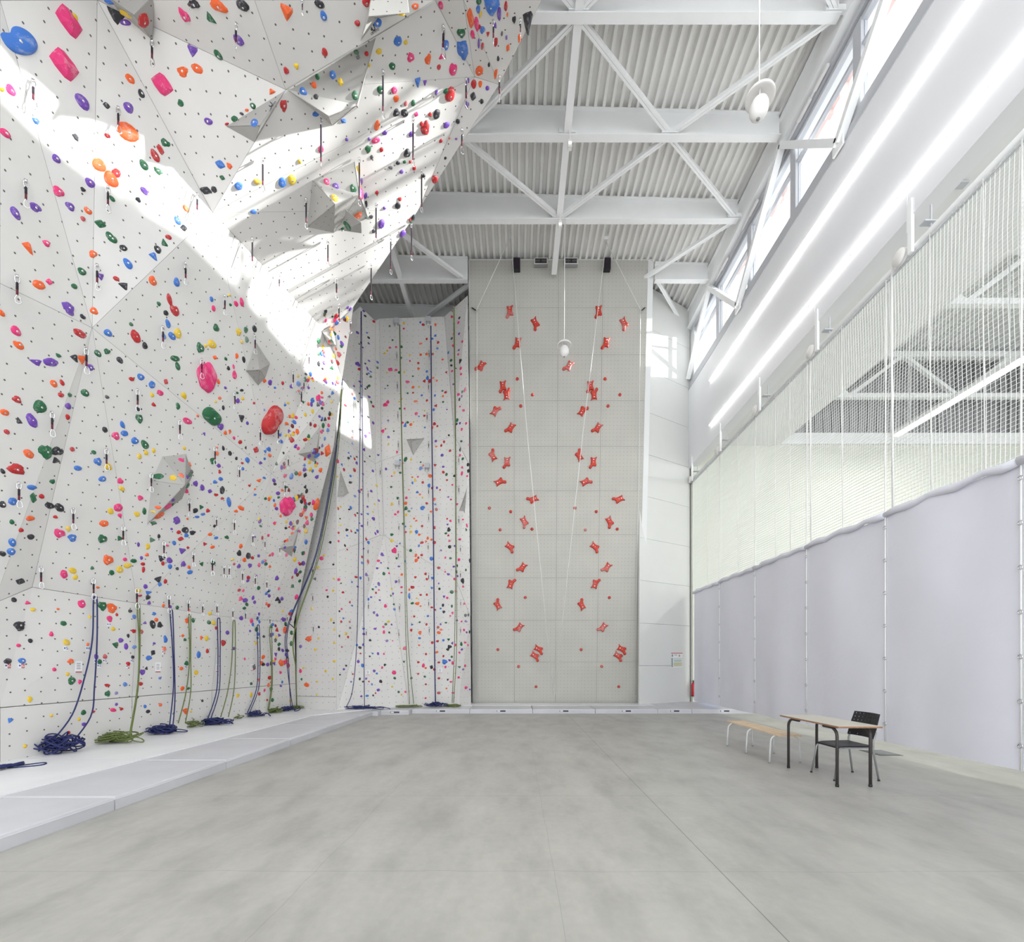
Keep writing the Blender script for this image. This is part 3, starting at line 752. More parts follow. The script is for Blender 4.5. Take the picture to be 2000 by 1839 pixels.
# seat
def sheet(fn, nu, nv, th, hole=None):
    vs = []; fs = []
    for sgn in (1, -1):
        for i in range(nu+1):
            for j in range(nv+1):
                p, n = fn(i/nu, j/nv); vs.append(p + n*th/2*sgn)
    off = (nu+1)*(nv+1)
    keep = lambda i, j: not (hole and hole(i, j))
    idx = lambda i, j: i*(nv+1)+j
    for i in range(nu):
        for j in range(nv):
            q = (idx(i,j), idx(i+1,j), idx(i+1,j+1), idx(i,j+1))
            if keep(i, j): fs += [q, tuple(off+k for k in q[::-1])]
            else:
                for a, b in ((0,1),(1,2),(2,3),(3,0)): fs.append((q[b], q[a], off+q[a], off+q[b]))
    for i in range(nu):
        for j in (0, nv): a, b = idx(i,j), idx(i+1,j); fs.append((a, b, off+b, off+a) if j else (b, a, off+a, off+b))
    for j in range(nv):
        for i in (0, nu): a, b = idx(i,j), idx(i,j+1); fs.append((b, a, off+a, off+b) if i else (a, b, off+b, off+a))
    return MB().add(vs, fs, 0, False)
def seatf(u, v):
    x = -.23 + .45*u; y = (-.225+.45*v)*(1-.06*(1-u))
    z = .455 - .018*math.sin(math.pi*u)*math.sin(math.pi*v) - .05*max(0, .18-u)**1*1.6 + .01*u
    return Vector((x, y, z)), Vector((0,0,1))
sheet(seatf, 14, 10, .022).build('seat', M['black'], ch)
def backf(u, v):
    w = .235*(1-.10*abs(v-.35)); y = (-1+2*u)*w
    x = .225 + .10*v + .05*(0 if False else (1-(2*u-1)**2)) ; z = .565 + .335*v
    return Vector((x, y, z)), Vector((-1, 0, .2)).normalized()
sheet(backf, 27, 21, .014, lambda i, j: i % 3 == 1 and j % 3 == 1 and 1 < i < 26 and (j > 9 or (j == 1 and i % 2)) and i % 3 == 1).build('backrest', M['black'], ch)
for s in (-1, 1):
    MB().tube([(-.30, s*.235, 0), (-.235, s*.215, .40), (-.21, s*.21, .435), (-.15, s*.21, .44)], .0125, 8).build('front_leg', M['legg'], ch)
    MB().tube([(.30, s*.235, 0), (.235, s*.22, .42), (.235, s*.22, .52), (.27, s*.22, .66)], .0125, 8).build('rear_leg', M['legg'], ch)
    for x in (-.30, .30): MB().tube([(x, s*.235, 0), (x, s*.235, .02)], .016, 8).build('foot_cap', M['black'], ch)
    MB().bar((-.15, s*.21, .44), (.235, s*.22, .44), .02, .02).build('seat_rail', M['legg'], ch)

# floor box
fb = thing('floor_hatch', 'square dark-framed floor hatch set in the concrete beside the curtain', 'hatch', (6.46, 7.83, 0))
t = MB()
t.box((-.2,-.24,0),(.2,.24,.004)); t.build('frame', M['black'], fb)
MB().box((-.16,-.2,.004),(.16,.2,.007)).build('lid', mat('hatch_lid', (.16,.17,.18), .5), fb)

# poster on the end wall
def on_end(px, py):
    d = ray(px, py); q = EW0; t_ = (q-CAMP).dot(n_)/d.dot(n_); return CAMP + d*t_
cr = [on_end(1310.5, 1304), on_end(1332.5, 1303.5), on_end(1332.5, 1274.5), on_end(1310.5, 1274.5)]
po = thing('rules_poster', 'small framed information poster with red heading on the white end wall', 'poster', cr[0])
ux = cr[1]-cr[0]; uz = cr[3]-cr[0]; un = -n_ if n_.dot(CAMP-cr[0]) < 0 else n_
def pq(a, b, c, d, off, m, name):
    vs = [ux*a+uz*b+un*off, ux*c+uz*b+un*off, ux*c+uz*d+un*off, ux*a+uz*d+un*off]
    MB().add(vs + [v-un*.006 for v in vs], [(0,1,2,3),(7,6,5,4),(0,4,5,1),(1,5,6,2),(2,6,7,3),(3,7,4,0)]).build(name, m, po)
pq(0,0,1,1,.012,M['paper'],'sheet'); pq(0,.955,1,1,.014,mat('poster_red',(.5,.02,.03),.5),'heading')
pq(.2,.1,.95,.38,.014,mat('poster_cream',(.62,.62,.42),.6),'map'); pq(.2,.42,.95,.66,.014,mat('poster_pale',(.66,.70,.68),.6),'chart')
pq(.03,.13,.13,.66,.014,mat('poster_teal',(.16,.32,.30),.6),'key'); pq(.27,.84,.5,.87,.014,M['ink'],'line'); pq(.66,.74,.78,.88,.014,mat('poster_olive',(.45,.4,.2),.6),'emblem')
pq(.25,.44,.9,.47,.0145,mat('poster_green',(.1,.3,.2),.6),'chart_line'); pq(.03,.06,.16,.11,.0145,mat('poster_red2',(.5,.1,.1),.6),'stamp'); pq(.04,.74,.16,.9,.0145,M['grey'],'logo')

# extinguisher at the foot of the corner
ex = thing('fire_extinguisher', 'red fire extinguisher hung low in the corner behind the curtain end', 'extinguisher', (6.60, 16.50, .35))
MB().lathe([(0,0),(.07,0),(.075,.02),(.075,.42),(.05,.49),(.02,.52),(0,.52)], 14).build('cylinder', M['red'], ex)
MB().lathe([(.078,0),(.078,.03)], 14).build('base_ring', M['black'], ex)
t = MB(); t.box((-.02,-.02,.5),(.02,.02,.57)); t.bar((-.06,0,.57),(.06,0,.60),.02,.015); t.build('valve', M['black'], ex)
MB().tube([(.02,-.03,.54),(.09,-.05,.45),(.09,-.05,.15)], .012, 6).build('hose', M['black'], ex)
MB().box((.02,-.079,.15),(.06,-.06,.35)).build('instruction_label', M['paper'], ex)

# blue and red sheets glimpsed behind the curtain end
t = MB(); t.box((6.86, 16.40, .14), (7.5, 16.44, 1.5)); tag(t.build('leaning_sheet', mat('blue_sheet', (.22,.34,.72), .6)), 'blue panel glimpsed between the corner column and the curtain', 'panel')
t = MB(); t.box((6.86, 16.40, 1.5), (7.5, 16.44, 2.4)); tag(t.build('leaning_sheet', mat('pink_sheet', (.82,.45,.42), .6)), 'pale red panel above the blue one beside the curtain end', 'panel')

# ---------------------------------------------------------------- pendant units
def pendant(px, py, Y, lab, tilt, cable_top):
    c = P(px, py, Y)
    r = thing('pendant_unit', lab, 'pendant', c)
    Mt = Matrix.Rotation(tilt[0], 4, 'Y') @ Matrix.Rotation(tilt[1], 4, 'X')
    t = MB(); t.lathe([(0,.20),(.10,.20),(.17,.19),(.205,.15),(.21,.12),(.195,.115),(.17,.125),(.12,.15),(0,.16)], 28, 0, Mt); t.build('canopy', M['shade'], r)
    t = MB(); k = 24; prof = []
    for i in range(11):
        a = math.pi*i/10; prof.append((.135*math.sin(a)*(1.0 if a < 1.6 else 1.0), -.05 - .155*math.cos(a) if False else -.04+.165*math.cos(a)))
    t.lathe(prof, k, 0, Mt); o = t.build('body', M['shade'], r)
    t = MB(); t.lathe([(0,-.208),(.026,-.207),(.03,-.195)], 12, 0, Mt); t.build('lens', M['grey'], r)
    for a in (0, 2.1, 4.2):
        p = Mt @ Vector((.10*math.cos(a), .10*math.sin(a), .14)); q = Mt @ Vector((.09*math.cos(a), .09*math.sin(a), .05))
        MB().tube([p, q], .009, 6).build('stem', M['shade'], r)
    t = MB(); t.tube([(0,0,.2), (cable_top[0]*.4, 0, .2+(cable_top[1]-.2)*.5), (cable_top[0], 0, cable_top[1])], .010, 6); t.build('cable', M['rope_w'], r)
pendant(1483, 207, 6.72, 'white pendant unit with dished canopy, the larger one near the windows', (.10, .0), (0, BZ-10.05))
pendant(1102, 683, 12.70, 'white pendant unit with dished canopy hanging before the speed wall', (0, 0), (.02, BZ-10.6))

# sensors on the purlin
for i, (px, py, Y) in enumerate([(1113, 283, 10.66), (1094, 440, 12.68)]):
    r = thing('purlin_sensor', ['small white spotlight box under the purlin at the fourth beam', 'small white spotlight box under the purlin at the fifth beam'][i], 'fixture', P(px, py, Y))
    MB().box((-.05,-.05,-.09),(.05,.05,.09)).build('housing', M['shade'], r); MB().box((-.015,-.015,.09),(.015,.015,BZ+.03-r.location.z)).build('stem', M['shade'], r)
    MB().box((-.03,-.055,-.03),(.03,-.05,.02)).build('lens', M['led'], r)

# ---------------------------------------------------------------- speed wall fittings
def on_speed(px, py, off=0.0):
    d = ray(px, py); n = Vector((0, -math.cos(LEAN), -math.sin(LEAN))); q = spt(0, 0)
    t_ = (q-CAMP).dot(n)/d.dot(n); return CAMP + d*t_ + n*off
RS = Matrix.Rotation(-LEAN, 4, 'X') if False else Matrix.Rotation(LEAN, 4, 'X')
for px, lab in ((1009.5, 'black loudspeaker box at the top left of the speed wall'), (1184.5, 'black loudspeaker box at the top right of the speed wall')):
    r = thing('loudspeaker', lab, 'loudspeaker', on_speed(px, 522, .10)); r.rotation_euler = (LEAN, 0, 0)
    MB().box((-.11,-.08,-.17),(.11,.09,.17)).build('cabinet', M['black'], r)
    MB().box((-.095,-.086,-.155),(.095,-.08,.155)).build('grille', M['sling'], r)
    MB().tube([(-.02,.06,.17),(-.03,.07,.3)], .006, 5).build('cable', M['black'], r)
for px, lab in ((1056, 'white-framed digital race timer left of the central purlin'), (1114.5, 'white-framed digital race timer right of the central purlin')):
    r = thing('race_timer', lab, 'clock', on_speed(px, 517, .10)); r.rotation_euler = (LEAN, 0, 0)
    MB().box((-.225,-.05,-.085),(.225,.08,.105)).build('frame', M['shade'], r)
    MB().box((-.195,-.058,-.06),(.195,-.05,.08)).build('display', M['black'], r)
    t = MB()
    for dx in (-.145, -.065, .065, .145):        # unlit figure-eight digits
        for a in (-.023, .023): t.box((dx+a-.004,-.061,-.045),(dx+a+.004,-.058,.065))
        t.box((dx-.023,-.061,.006),(dx+.023,-.058,.014))
    for z in (-.015, .03): t.box((-.004,-.061,z),(.004,-.058,z+.008))
    t.build('digits', M['grey'], r)
    MB().box((-.22,-.045,-.12),(.22,.05,-.095)).build('bracket', M['grey'], r)
# auto-belay lines
def cord(name, lab, pts, r=.009, m='rope_w', cat='rope', group=None, ends=()):
    root = thing(name, lab, cat, pts[0], group); o = pts[0]
    MB().tube([p-o for p in pts], r, 6).build('cord', M[m], root)
    for e in ends: MB().tube([e-o + Vector((.03*math.cos(a), 0, .05*math.sin(a))) for a in [k*math.pi/4 for k in range(8)]], .008, 5, closed=True).build('carabiner', M['chrome'], root)
    return root
cord('belay_line', 'thin white line slanting from the roof to the left edge of the speed wall', [P(997,462,14.0), on_speed(932,609,.12), on_speed(932,800,.06), on_speed(932,1358,.08)], ends=[on_speed(932,611,.13)])
cord('belay_line', 'thin white line slanting from the roof to the right edge of the speed wall', [P(1184,472,14.0), on_speed(1249,609,.12), on_speed(1247,900,.06), on_speed(1239,1356,.08)], ends=[on_speed(1249,611,.13)])
cord('belay_line', 'left one of two thin white lines meeting at the foot of the speed wall', [P(997,462,14.0), P(1030,850,14.6), on_speed(1079,1352,.3)], r=.011)
cord('belay_line', 'right one of two thin white lines meeting at the foot of the speed wall', [P(1184,472,14.0), P(1138,850,14.6), on_speed(1082,1352,.3)], r=.011, ends=[on_speed(1081,1350,.32)])
for px, s in ((925, 1), (1256, -1)):
    r = thing('wall_sling', 'short dark sling holding the white line at the %s edge of the speed wall' % ('left' if s > 0 else 'right'), 'quickdraw', on_speed(px-3*s, 602, .03))
    a = on_speed(px-3*s, 602, .03)
    MB().tube([Vector(), on_speed(px+5*s, 611, .12)-a], .018, 6).build('sling', M['sling'], r)
for px, py, Y in ((997, 446, 14.0), (1184, 456, 14.0)):
    r = thing('belay_anchor', 'white bracket under the roof deck above the %s speed lane' % ('left' if px < 1100 else 'right'), 'bracket', P(px, py, Y))
    MB().bar((0,0,0),(0,0,15.1-P(px,py,Y).z),.05,.05).build('hanger', M['steel'], r); MB().box((-.07,-.05,-.14),(.07,.05,.06)).build('block', M['steel'], r)

# speed holds
OUT = [(-6.2,9.5),(-3.5,8.6),(0,8.2),(3.2,9),(6.8,11.2),(5.4,8),(4.9,5),(4.9,2),(5.6,-1),(7.2,-4),(7.2,-6.4),(5.2,-7.4),(2.5,-6.6),(0,-7),(-1.6,-9),(-2.4,-11.6),(-4.6,-13),(-7,-12.2),(-8,-10),(-7,-7.6),(-5.2,-5.4),(-4.8,-2),(-4.8,3),(-5.6,6.5)]
def star_mesh():
    s = .0172; n = len(OUT); vs = []; fs = []
    for f, z in ((1.0, 0), (.97, .028), (.86, .05), (.6, .062)):
        for x, y in OUT:
            cx, cy = (0, -1); k = f
            # shrink toward a spine from horns to knob
            sx = -.15*y*0 + (-3.5 if y < -7 else 0); vs.append(((sx+(x-sx)*k)*s, (y*(1-(1-k)*.25))*s, z if y > -7 else z*1.15))
    for r in range(3):
        for j in range(n): a = r*n+j; b = r*n+(j+1)%n; fs.append((a, b, b+n, a+n))
    fs.append(tuple(3*n+j for j in range(n)))
    me = bpy.data.meshes.new('star_hold'); me.from_pydata(vs, [], fs); me.materials.append(HM['s'])
    for p in me.polygons: p.use_smooth = len(p.vertices) < 5
    return me
def simple(name, mb, m):
    me = bpy.data.meshes.new(name); me.from_pydata(mb.v, [], mb.f); me.materials.append(m)
    for p in me.polygons: p.use_smooth = True
    return me
HM = {}
HC = dict(r=(.50,.018,.022), d=(.17,.012,.018), o=(.86,.125,.018), y=(.78,.52,.025), g=(.012,.125,.045), b=(.045,.175,.58), p=(.78,.035,.19), v=(.155,.055,.40), k=(.022,.022,.028), s=(.58,.045,.025))
def chalky(name, col):
    m = mat(name, col, .5, bump=(45, .3)); nt = m.node_tree; N = nt.nodes; L = nt.links
    tc = N.new('ShaderNodeTexCoord'); oi = N.new('ShaderNodeObjectInfo'); ad = N.new('ShaderNodeVectorMath'); ad.operation = 'ADD'
    L.new(tc.outputs['Object'], ad.inputs[0]); L.new(oi.outputs['Location'], ad.inputs[1])
    nz = N.new('ShaderNodeTexNoise'); nz.inputs['Scale'].default_value = 1.4; nz.inputs['Detail'].default_value = 6; nz.inputs['Roughness'].default_value = .65
    L.new(ad.outputs[0], nz.inputs['Vector'])
    r = N.new('ShaderNodeMapRange'); r.inputs['From Min'].default_value = .52; r.inputs['From Max'].default_value = .78; r.inputs['To Min'].default_value = 0; r.inputs['To Max'].default_value = .55
    L.new(nz.outputs['Fac'], r.inputs['Value'])
    mx = N.new('ShaderNodeMix'); mx.data_type = 'RGBA'; L.new(r.outputs[0], mx.inputs['Factor']); mx.inputs['A'].default_value = (*col, 1); mx.inputs['B'].default_value = (.72, .71, .70, 1)
    L.new(mx.outputs['Result'], N['Principled BSDF'].inputs['Base Color']); return m
for k_, c_ in HC.items():
    m = chalky('hold_resin_'+dict(r='red',d='dark_red',o='orange',y='yellow',g='green',b='blue',p='pink',v='violet',k='black',s='scarlet')[k_], c_); HM[k_] = m
star = star_mesh(); boltm = simple('bolt', MB().lathe([(0,.004),(.016,.004),(.018,0)], 10), M['chrome']); knobm = simple('knob', MB().lathe([(.055,0),(.052,.03),(.035,.055),(0,.06)], 8), HM['s'])
SH = [(995.5,609,0),(1045.5,632,-25),(1010.7,670.5,12),(939,715.5,35),(982,755,0),(989.5,771,180),(967.5,803,215),(997,836,35),(962.5,890,155),(990,903,5),(976,941,245),
      (1041,975,70),(1024,1019,-25),(996,1068,-50),(1020,1108,38),(998,1140,200),(972,1181,155),(1014,1225,40),(1052,1267.5,-60),(1045,1280.5,-55)]
KN = [(1010.5,740),(1040,771),(1017,793),(956,992),(997.5,999),(977,1034.5),(1039,1033),(1026,1166.5),(972.5,1268),(1013,1301),(1047,1340.5)]
ords = ['top', 'second', 'third', 'fourth', 'fifth', 'sixth', 'seventh', 'eighth', 'ninth', 'tenth', 'eleventh', 'twelfth', 'thirteenth', 'fourteenth', 'fifteenth', 'sixteenth', 'seventeenth', 'eighteenth', 'nineteenth', 'bottom']
nsp = Vector((0, -math.cos(LEAN), -math.sin(LEAN)))
Rw = Matrix(((1,0,0),(0,-math.sin(LEAN),-math.cos(LEAN)),(0,math.cos(LEAN),-math.sin(LEAN)))).to_4x4()      # local x, y on the board, z out of it
for lane, dx in (('left', 0), ('right', 3.0)):
    for i, (x, y, a) in enumerate(SH):
        q = on_speed(x, y) + Vector((dx, 0, 0))
        r = thing('speed_hold', 'red four-pointed speed hold, %s from the top in the %s lane' % (ords[i], lane), 'hold', q, 'red star-shaped holds of the speed wall')
        if i == 0: r['label'] = 'red four-pointed speed hold at the very top of the %s lane' % lane
        if i == 19: r['label'] = 'red four-pointed speed hold at the very bottom of the %s lane' % lane
        r.rotation_mode = 'QUATERNION'
        r.rotation_quaternion = (Rw @ Matrix.Rotation(-math.radians(a), 4, 'Z')).to_quaternion()
        link('body', star, r)
        for by, s in ((.085, 1), (0, .55)):
            o = link('bolt', boltm, r); o.location = (0, by, .063); o.scale = (s*1.3,)*3
    for i, (x, y) in enumerate(KN):
        q = on_speed(x, y) + Vector((dx, 0, 0))
        o = link('foot_knob', knobm, label='small red foot knob, %s from the top in the %s lane' % (ords[i] if i else 'first', lane), category='hold', group='small red foot knobs of the speed wall')
        o.location = q; o.rotation_mode = 'QUATERNION'; o.rotation_quaternion = Rw.to_quaternion()
# ---------------------------------------------------------------- holds: measured places on the panels
# token: x,y,w,h(optional),colour  inside blocks  (x0,y0,scale)
HD = []
def block(x0, y0, sc, txt):
    for tk in txt.replace('\n', ' ').split(','):
        tk = tk.split()
        if not tk: continue
        c = tk[0][0]; shp = tk[0][1:] or ''
        x, y, w = float(tk[0][1:]) if tk[0][1:] and tk[0][1:].replace('.','').isdigit() else float(tk[1]), 0, 0
        nums = [float(q) for q in ([tk[0][1:]] if tk[0][1:] else []) + tk[1:]]
        x, y, w = nums[0], nums[1], nums[2]; h = nums[3] if len(nums) > 3 else w*(.85+.4*((x*7+y*3) % 1.0 if False else ((int(x)*7+int(y)*3) % 10)/10))
        HD.append((x0+x/sc, y0+y/sc, w/sc, h/sc, c))
block(0,0,1,"""y146 33 12 16,y244 27 13,r280 40 20 32,k227 30 30 34,v245 44 20 14,b215 3 20 10,p360 30 17 29,g411 36 15 24,k378 8 24 18,o427 12 32 28,k474 11 22 26,v466 78 16 25,v376 98 20 24,g426 107 14 20,o357 140 22 21,
o385 134 20 22,g352 201 12 17,v407 237 16 17,o254 154 15 22,k276 183 13 17,v161 199 27 34,k208 206 13 15,v251 210 19 23,b70 236 14 14,p10 260 18 24,p21 176 19 23,y4 175 9 10,k148 268 11 16,r210 265 10 11,
v110 310 15 22,r303 304 17 27,r313 292 12 24,g323 279 17 17,g281 322 18 22,g309 334 15 15,o193 322 30 26,o217 350 28 32,r227 338 18 19,v176 357 19 19,k162 370 9 10,v282 373 12 18,k270 390 9 11,p114 374 22 24,
v137 403 17 20,o172 411 16 15,r162 427 10 10,g196 437 22 18,g219 388 9 14,o363 407 11 14,b347 431 14 18,k359 445 14 14,v30 416 17 26,v70 406 23 20,g214 460 17 16,b430 321 19 19,o448 324 10 13,g434 347 11 11,
k402 372 24 17,k418 370 13 12,b466 363 15 17,y503 355 15 13,b495 413 12 10,g458 232 14 12,r443 242 9 6,k472 222 8 7,o482 215 8 6,g494 207 13 13,b497 240 16 15,
o560 22 24 34,k624 8 18 18,b632 31 15 21,r717 3 22 20,r698 45 11 14,o811 12 13 13,p861 10 10 15,y784 26 11 6,b737 44 21 19,b777 80 15 22,y792 82 9 10,y740 100 12 12,p802 112 14 19,g766 129 13 15,o836 116 12 22,
p863 111 12 13,b870 88 14 21,g901 64 17 17,b903 97 24 38,r634 102 12 17,y579 129 9 12,r559 138 11 16,g696 102 10 11,r716 105 9 10,y721 127 6,b650 146 14 16,g620 150 8 14,y665 160 11 18,o613 166 12 13,b592 179 16 19,
k618 189 11 12,g694 186 14 20,o531 179 13 12,r554 206 14 24,b618 222 16 12,b671 236 13 10,g743 175 14 20,p770 176 13 14,o773 193 12 16,r793 202 7 12,g807 201 10 13,b816 159 11 23,v830 161 7 12,r857 131 9 11,
p885 134 17 26,g871 178 11 13,r879 184 22 30,v852 180 7 11,k774 220 14 17,k790 221 15 16,p813 223 9 11,r840 223 8 10,k853 223 15 19,r824 242 9 11,r831 250 17 29,v872 244 12 15,k894 237 8 11,o736 245 11 21,
v751 259 10 10,v677 272 6,v721 271 6 8,p734 274 16 13,v803 262 8 13,p627 292 12 16,g719 291 12 16,r745 292 7 11,k726 307 7 9,k795 299 14 19,k777 318 8 8,g790 316 6,r802 316 9 6,k763 327 9 7,r809 328 8 10,v784 335 8 10,
k827 343 8 8,y585 315 7 9,b551 356 16 19,y570 351 18 21,p638 355 14 14,v656 364 13 17,g690 368 14 16,y654 387 14 14,y699 333 8 24,v705 355 8 15,o702 362 5 12,p706 378 10 22,v714 382 6 14,k714 399 7 16,r736 376 7 10,
r781 388 7 9,k777 402 12 15,v751 406 6,k725 423 9 8,v745 437 14 17,o698 421 13 17,g678 441 12 18,g669 446 7,k730 451 7 8,g715 425 5,r849 350 12 18,r861 275 7 8,v891 271 5,o878 270 4,k870 309 5 7,v796 445 11 14,r801 429 6 7,
o919 36 14 44,p931 47 10 30,b934 18 9 15,y938 27 7 18,g935 3 11 12,b960 8 30 42,v975 27 9 26,r988 12 8 20,p923 67 10 17,b942 58 10 15,r936 52 6 9,v967 50 7 12,r953 66 6 11,k980 65 4 9,r968 82 9 18,v989 73 5 10,
v935 85 5 20,r942 90 6 14,o992 93 7 16,k973 114 5 10,k955 126 5 9,o936 138 15 23,o968 144 6 20,v913 158 8 14,r925 164 11 20,o938 164 8 15,v952 172 8 11,k924 188 12 19,k941 198 8 11,v912 204 9 15,o991 28 4 8,
k1031 42 18 52,o1014 75 5 20,k1004 38 8 14""")
block(0,0,1,"""o55 483 16 28,p91 475 14 14,o182 496 19 15,g220 467 17 17,k241 484 14 14,r329 463 12 12,g321 475 12 16,k308 487 14 16,b300 500 14 18,b250 515 17 21,g160 530 17 15,v196 539 14 15,r227 544 11 11,k242 558 17 17,
g145 559 11 12,o76 556 23 20,p96 550 14 13,v134 602 20 29,o183 607 18 16,k162 618 12 10,o3 611 12 14,p31 646 20 20,o36 673 20 19,r156 651 23 18,b211 650 15 16,g256 633 9,r265 657 18 27,k283 675 11 14,o299 548 15 22,
b345 551 12 19,r331 585 10 24,r341 605 18 24,g310 593 8 10,k324 611 9 12,b328 632 10 17,b320 657 10 12,b336 656 14 16,y347 651 15 20,g422 640 12 17,b413 584 8 11,p417 602 8 12,y448 576 6,g450 595 5 7,p461 593 8 12,
p472 590 9 18,y466 648 11 16,g480 644 8 13,k497 642 8 16,y472 667 6 10,g482 663 8 12,v71 707 23 14,v99 707 30 17,g114 694 10,k146 699 14 17,o160 701 16 18,v176 717 15 14,g191 690 13 15,g209 686 13 11,k234 703 12 14,
g342 700 17 13,g347 715 11 17,g391 679 15 20,y402 675 6,y414 672 16 18,o420 698 9,o462 695 7 12,g441 701 6 8,k476 702 6 14,p456 716 4 10,p458 732 9 17,k446 719 6 9,o105 749 16 15,r121 747 10 13,r119 771 12 10,
g136 771 7 10,g166 767 16 18,r257 740 10 9,b275 736 15 13,b297 751 14 14,r324 745 9 12,p313 767 12 12,y297 771 7 10,k209 775 8 8,y359 773 12 14,o427 745 6 12,v440 757 5 7,k472 762 7,o429 777 7,g463 767 6,v464 782 8 12,
y474 778 6 7,y421 784 5,r496 787 5,k436 796 6 9,r300 790 9 8,k270 799 12 10,g347 793 9 15,g78 794 28 25,v133 793 13 12,o9 805 17 14,r33 780 17 15,k37 822 11 14,v62 821 21 27,r132 814 9 11,g272 817 14 18,p366 822 18 15,
b239 829 11 14,k205 839 12 11,p226 851 15 16,b243 846 15 12,b264 860 16 15,g283 868 14 19,r13 843 11 12,k472 816 11 16,v431 833 12 13,v399 847 5 8,v483 826 5 8,o386 812 5,o440 845 7 9,o449 843 6 9,p457 855 5 7,
r469 863 8 8,r141 877 9 10,o56 886 19 19,g89 882 27 28,k112 881 24 17,k109 899 15 13,g183 883 10 8,b191 901 16 15,y211 911 16 14,y272 891 10,y285 884 9 9,y300 880 6 11,y360 875 7,p354 898 10 8,o371 907 5 12,
o423 874 6,o424 885 6 10,k436 875 6 10,k449 885 8 9,k462 895 6,g416 900 13 15,b483 898 9 13,r473 904 5,v427 909 9 8,b474 915 7,k480 874 4 7,r497 877 5""")
block(0,0,1,"""k5 920 10 11,r32 916 34 22,b152 914 16 12,g102 940 11 9,b200 935 16 13,p235 939 12 12,y238 954 11 10,b63 952 19 12,g65 972 13 22,r81 969 10,b25 979 17 17,k5 985 15 13,k97 987 18 14,k116 991 19 17,p274 972 12 11,
p231 991 18 16,y216 998 11 14,p234 1006 9 9,y267 1004 12 12,g282 998 8 14,r108 1009 10 7,o59 1012 17 11,g23 1019 11 10,o203 1022 19 13,r41 1035 9 9,k60 1048 17 11,p116 1041 23 17,y133 1032 10,b141 1050 17 15,
g200 1052 19 16,g234 1051 12 10,b24 1059 18 17,b22 1077 21 14,k5 1081 14 11,g309 930 21 12,y338 933 14 12,o354 928 10 9,g371 927 8 9,k374 921 6 8,g366 948 10 16,p364 959 9 9,v366 931 5 8,v382 944 10 11,v395 952 9 12,
v345 1016 14 18,o308 991 13 8,y299 999 12 6,o311 1006 15 13,g300 1021 14 8,p328 988 11 11,g337 985 6,v338 976 6,k381 997 12 10,g393 990 9 9,b385 1009 10 5,b396 1004 9 6,o366 1013 5,k362 1035 14 13,k376 1040 12 9,
r349 1039 9,v335 1033 5,r353 1052 13 9,b364 1045 9,g297 1054 12 10,k310 1047 5 10,v270 1063 6 9,y288 1067 10 13,b340 1060 8 9,p327 1065 6 4,r367 1069 5,o287 1083 8 7,v356 1075 14 12,v276 1089 6,o211 1093 21 19,
p244 1092 8 8,g261 1095 12 9,y249 1104 16 12,y234 1112 16 14,g218 1118 11 10,g180 1109 7 7,r279 1101 9 8,r280 1112 7 12,k316 1090 16 12,v331 1094 12 12,r318 1100 8,b332 1106 10 10,v358 1101 10 11,o369 1107 6 8,
b371 1117 11 9,k346 1110 7 6,y142 1114 16 12,y147 1127 10 10,p125 1121 16 16,k40 1135 20 13,k309 1131 14 13,r323 1135 8,b312 1141 8,v284 1145 9,b290 1157 13 8,k289 1166 10 10,y271 1153 11 7,o191 1147 7 5,
r273 1163 10 4,v291 1177 7 7,p159 1178 17 17,k27 1171 13 10,p54 1177 13 8,y64 1190 11 7,o113 1189 6 4,g200 1183 17 18,o218 1187 19 20,r228 1200 6,p214 1208 12 14,k254 1193 8 8,o319 1182 6 7,v332 1185 7 8,g346 1186 7 8,
b301 1198 7 7,b262 1204 9 9,y175 1204 7,k38 1222 22 20,g124 1217 12 11,y221 1228 10 8,k298 1219 13 17,o305 1210 8 9,k312 1220 10 12,v283 1216 8 6,r261 1232 9 8,r276 1233 9 8,k250 1241 5 8,p100 1238 9 11,
y130 1254 14 13,k59 1251 11 9,g226 1259 12 13,v236 1250 10 11,v246 1262 9 12,p36 1260 11 7,b323 1248 8 15,o171 1258 5 7,b262 1263 9 7,v301 1256 5,o357 1241 7,g361 1249 6,o321 1267 8 9,o365 1211 9 11,g377 1211 7 9,
o369 1192 5 7,k299 1274 10 11,b291 1285 14 10,k15 1291 16 12,b43 1290 16 13,o138 1291 13 10,p106 1307 9 7,g140 1329 16 15,y132 1316 8 7,p156 1331 7 9,r205 1282 10 10,v188 1282 9 11,g194 1292 10 12,r250 1296 8,
k259 1283 6 8,v278 1312 12 11,k286 1305 6 7,r209 1338 12 7,b244 1336 9 8,b312 1324 5,r275 1335 8 8,g210 1354 11 12,v227 1353 6 7,k267 1361 6 8,y58 1365 10 12,b20 1406 12 10,y100 1397 7 6,g163 1391 11 10,y154 1404 6 7,
r183 1389 7 6,v227 1375 5 7,p221 1386 13 9,r237 1384 7,b283 1379 6,o313 1376 7 8,k289 1389 8 8,v164 1414 9 8,r134 1430 6,y48 1457 9 7,o354 1305 8 7,g364 1295 8 10,y383 1313 8 10,b388 1278 9 13,o356 1344 8 9,
g368 1344 8 6,k395 1368 5,o362 1388 10 14,g339 1393 5,y373 1389 5,r228 1259 6,o393 1245 5 9""")
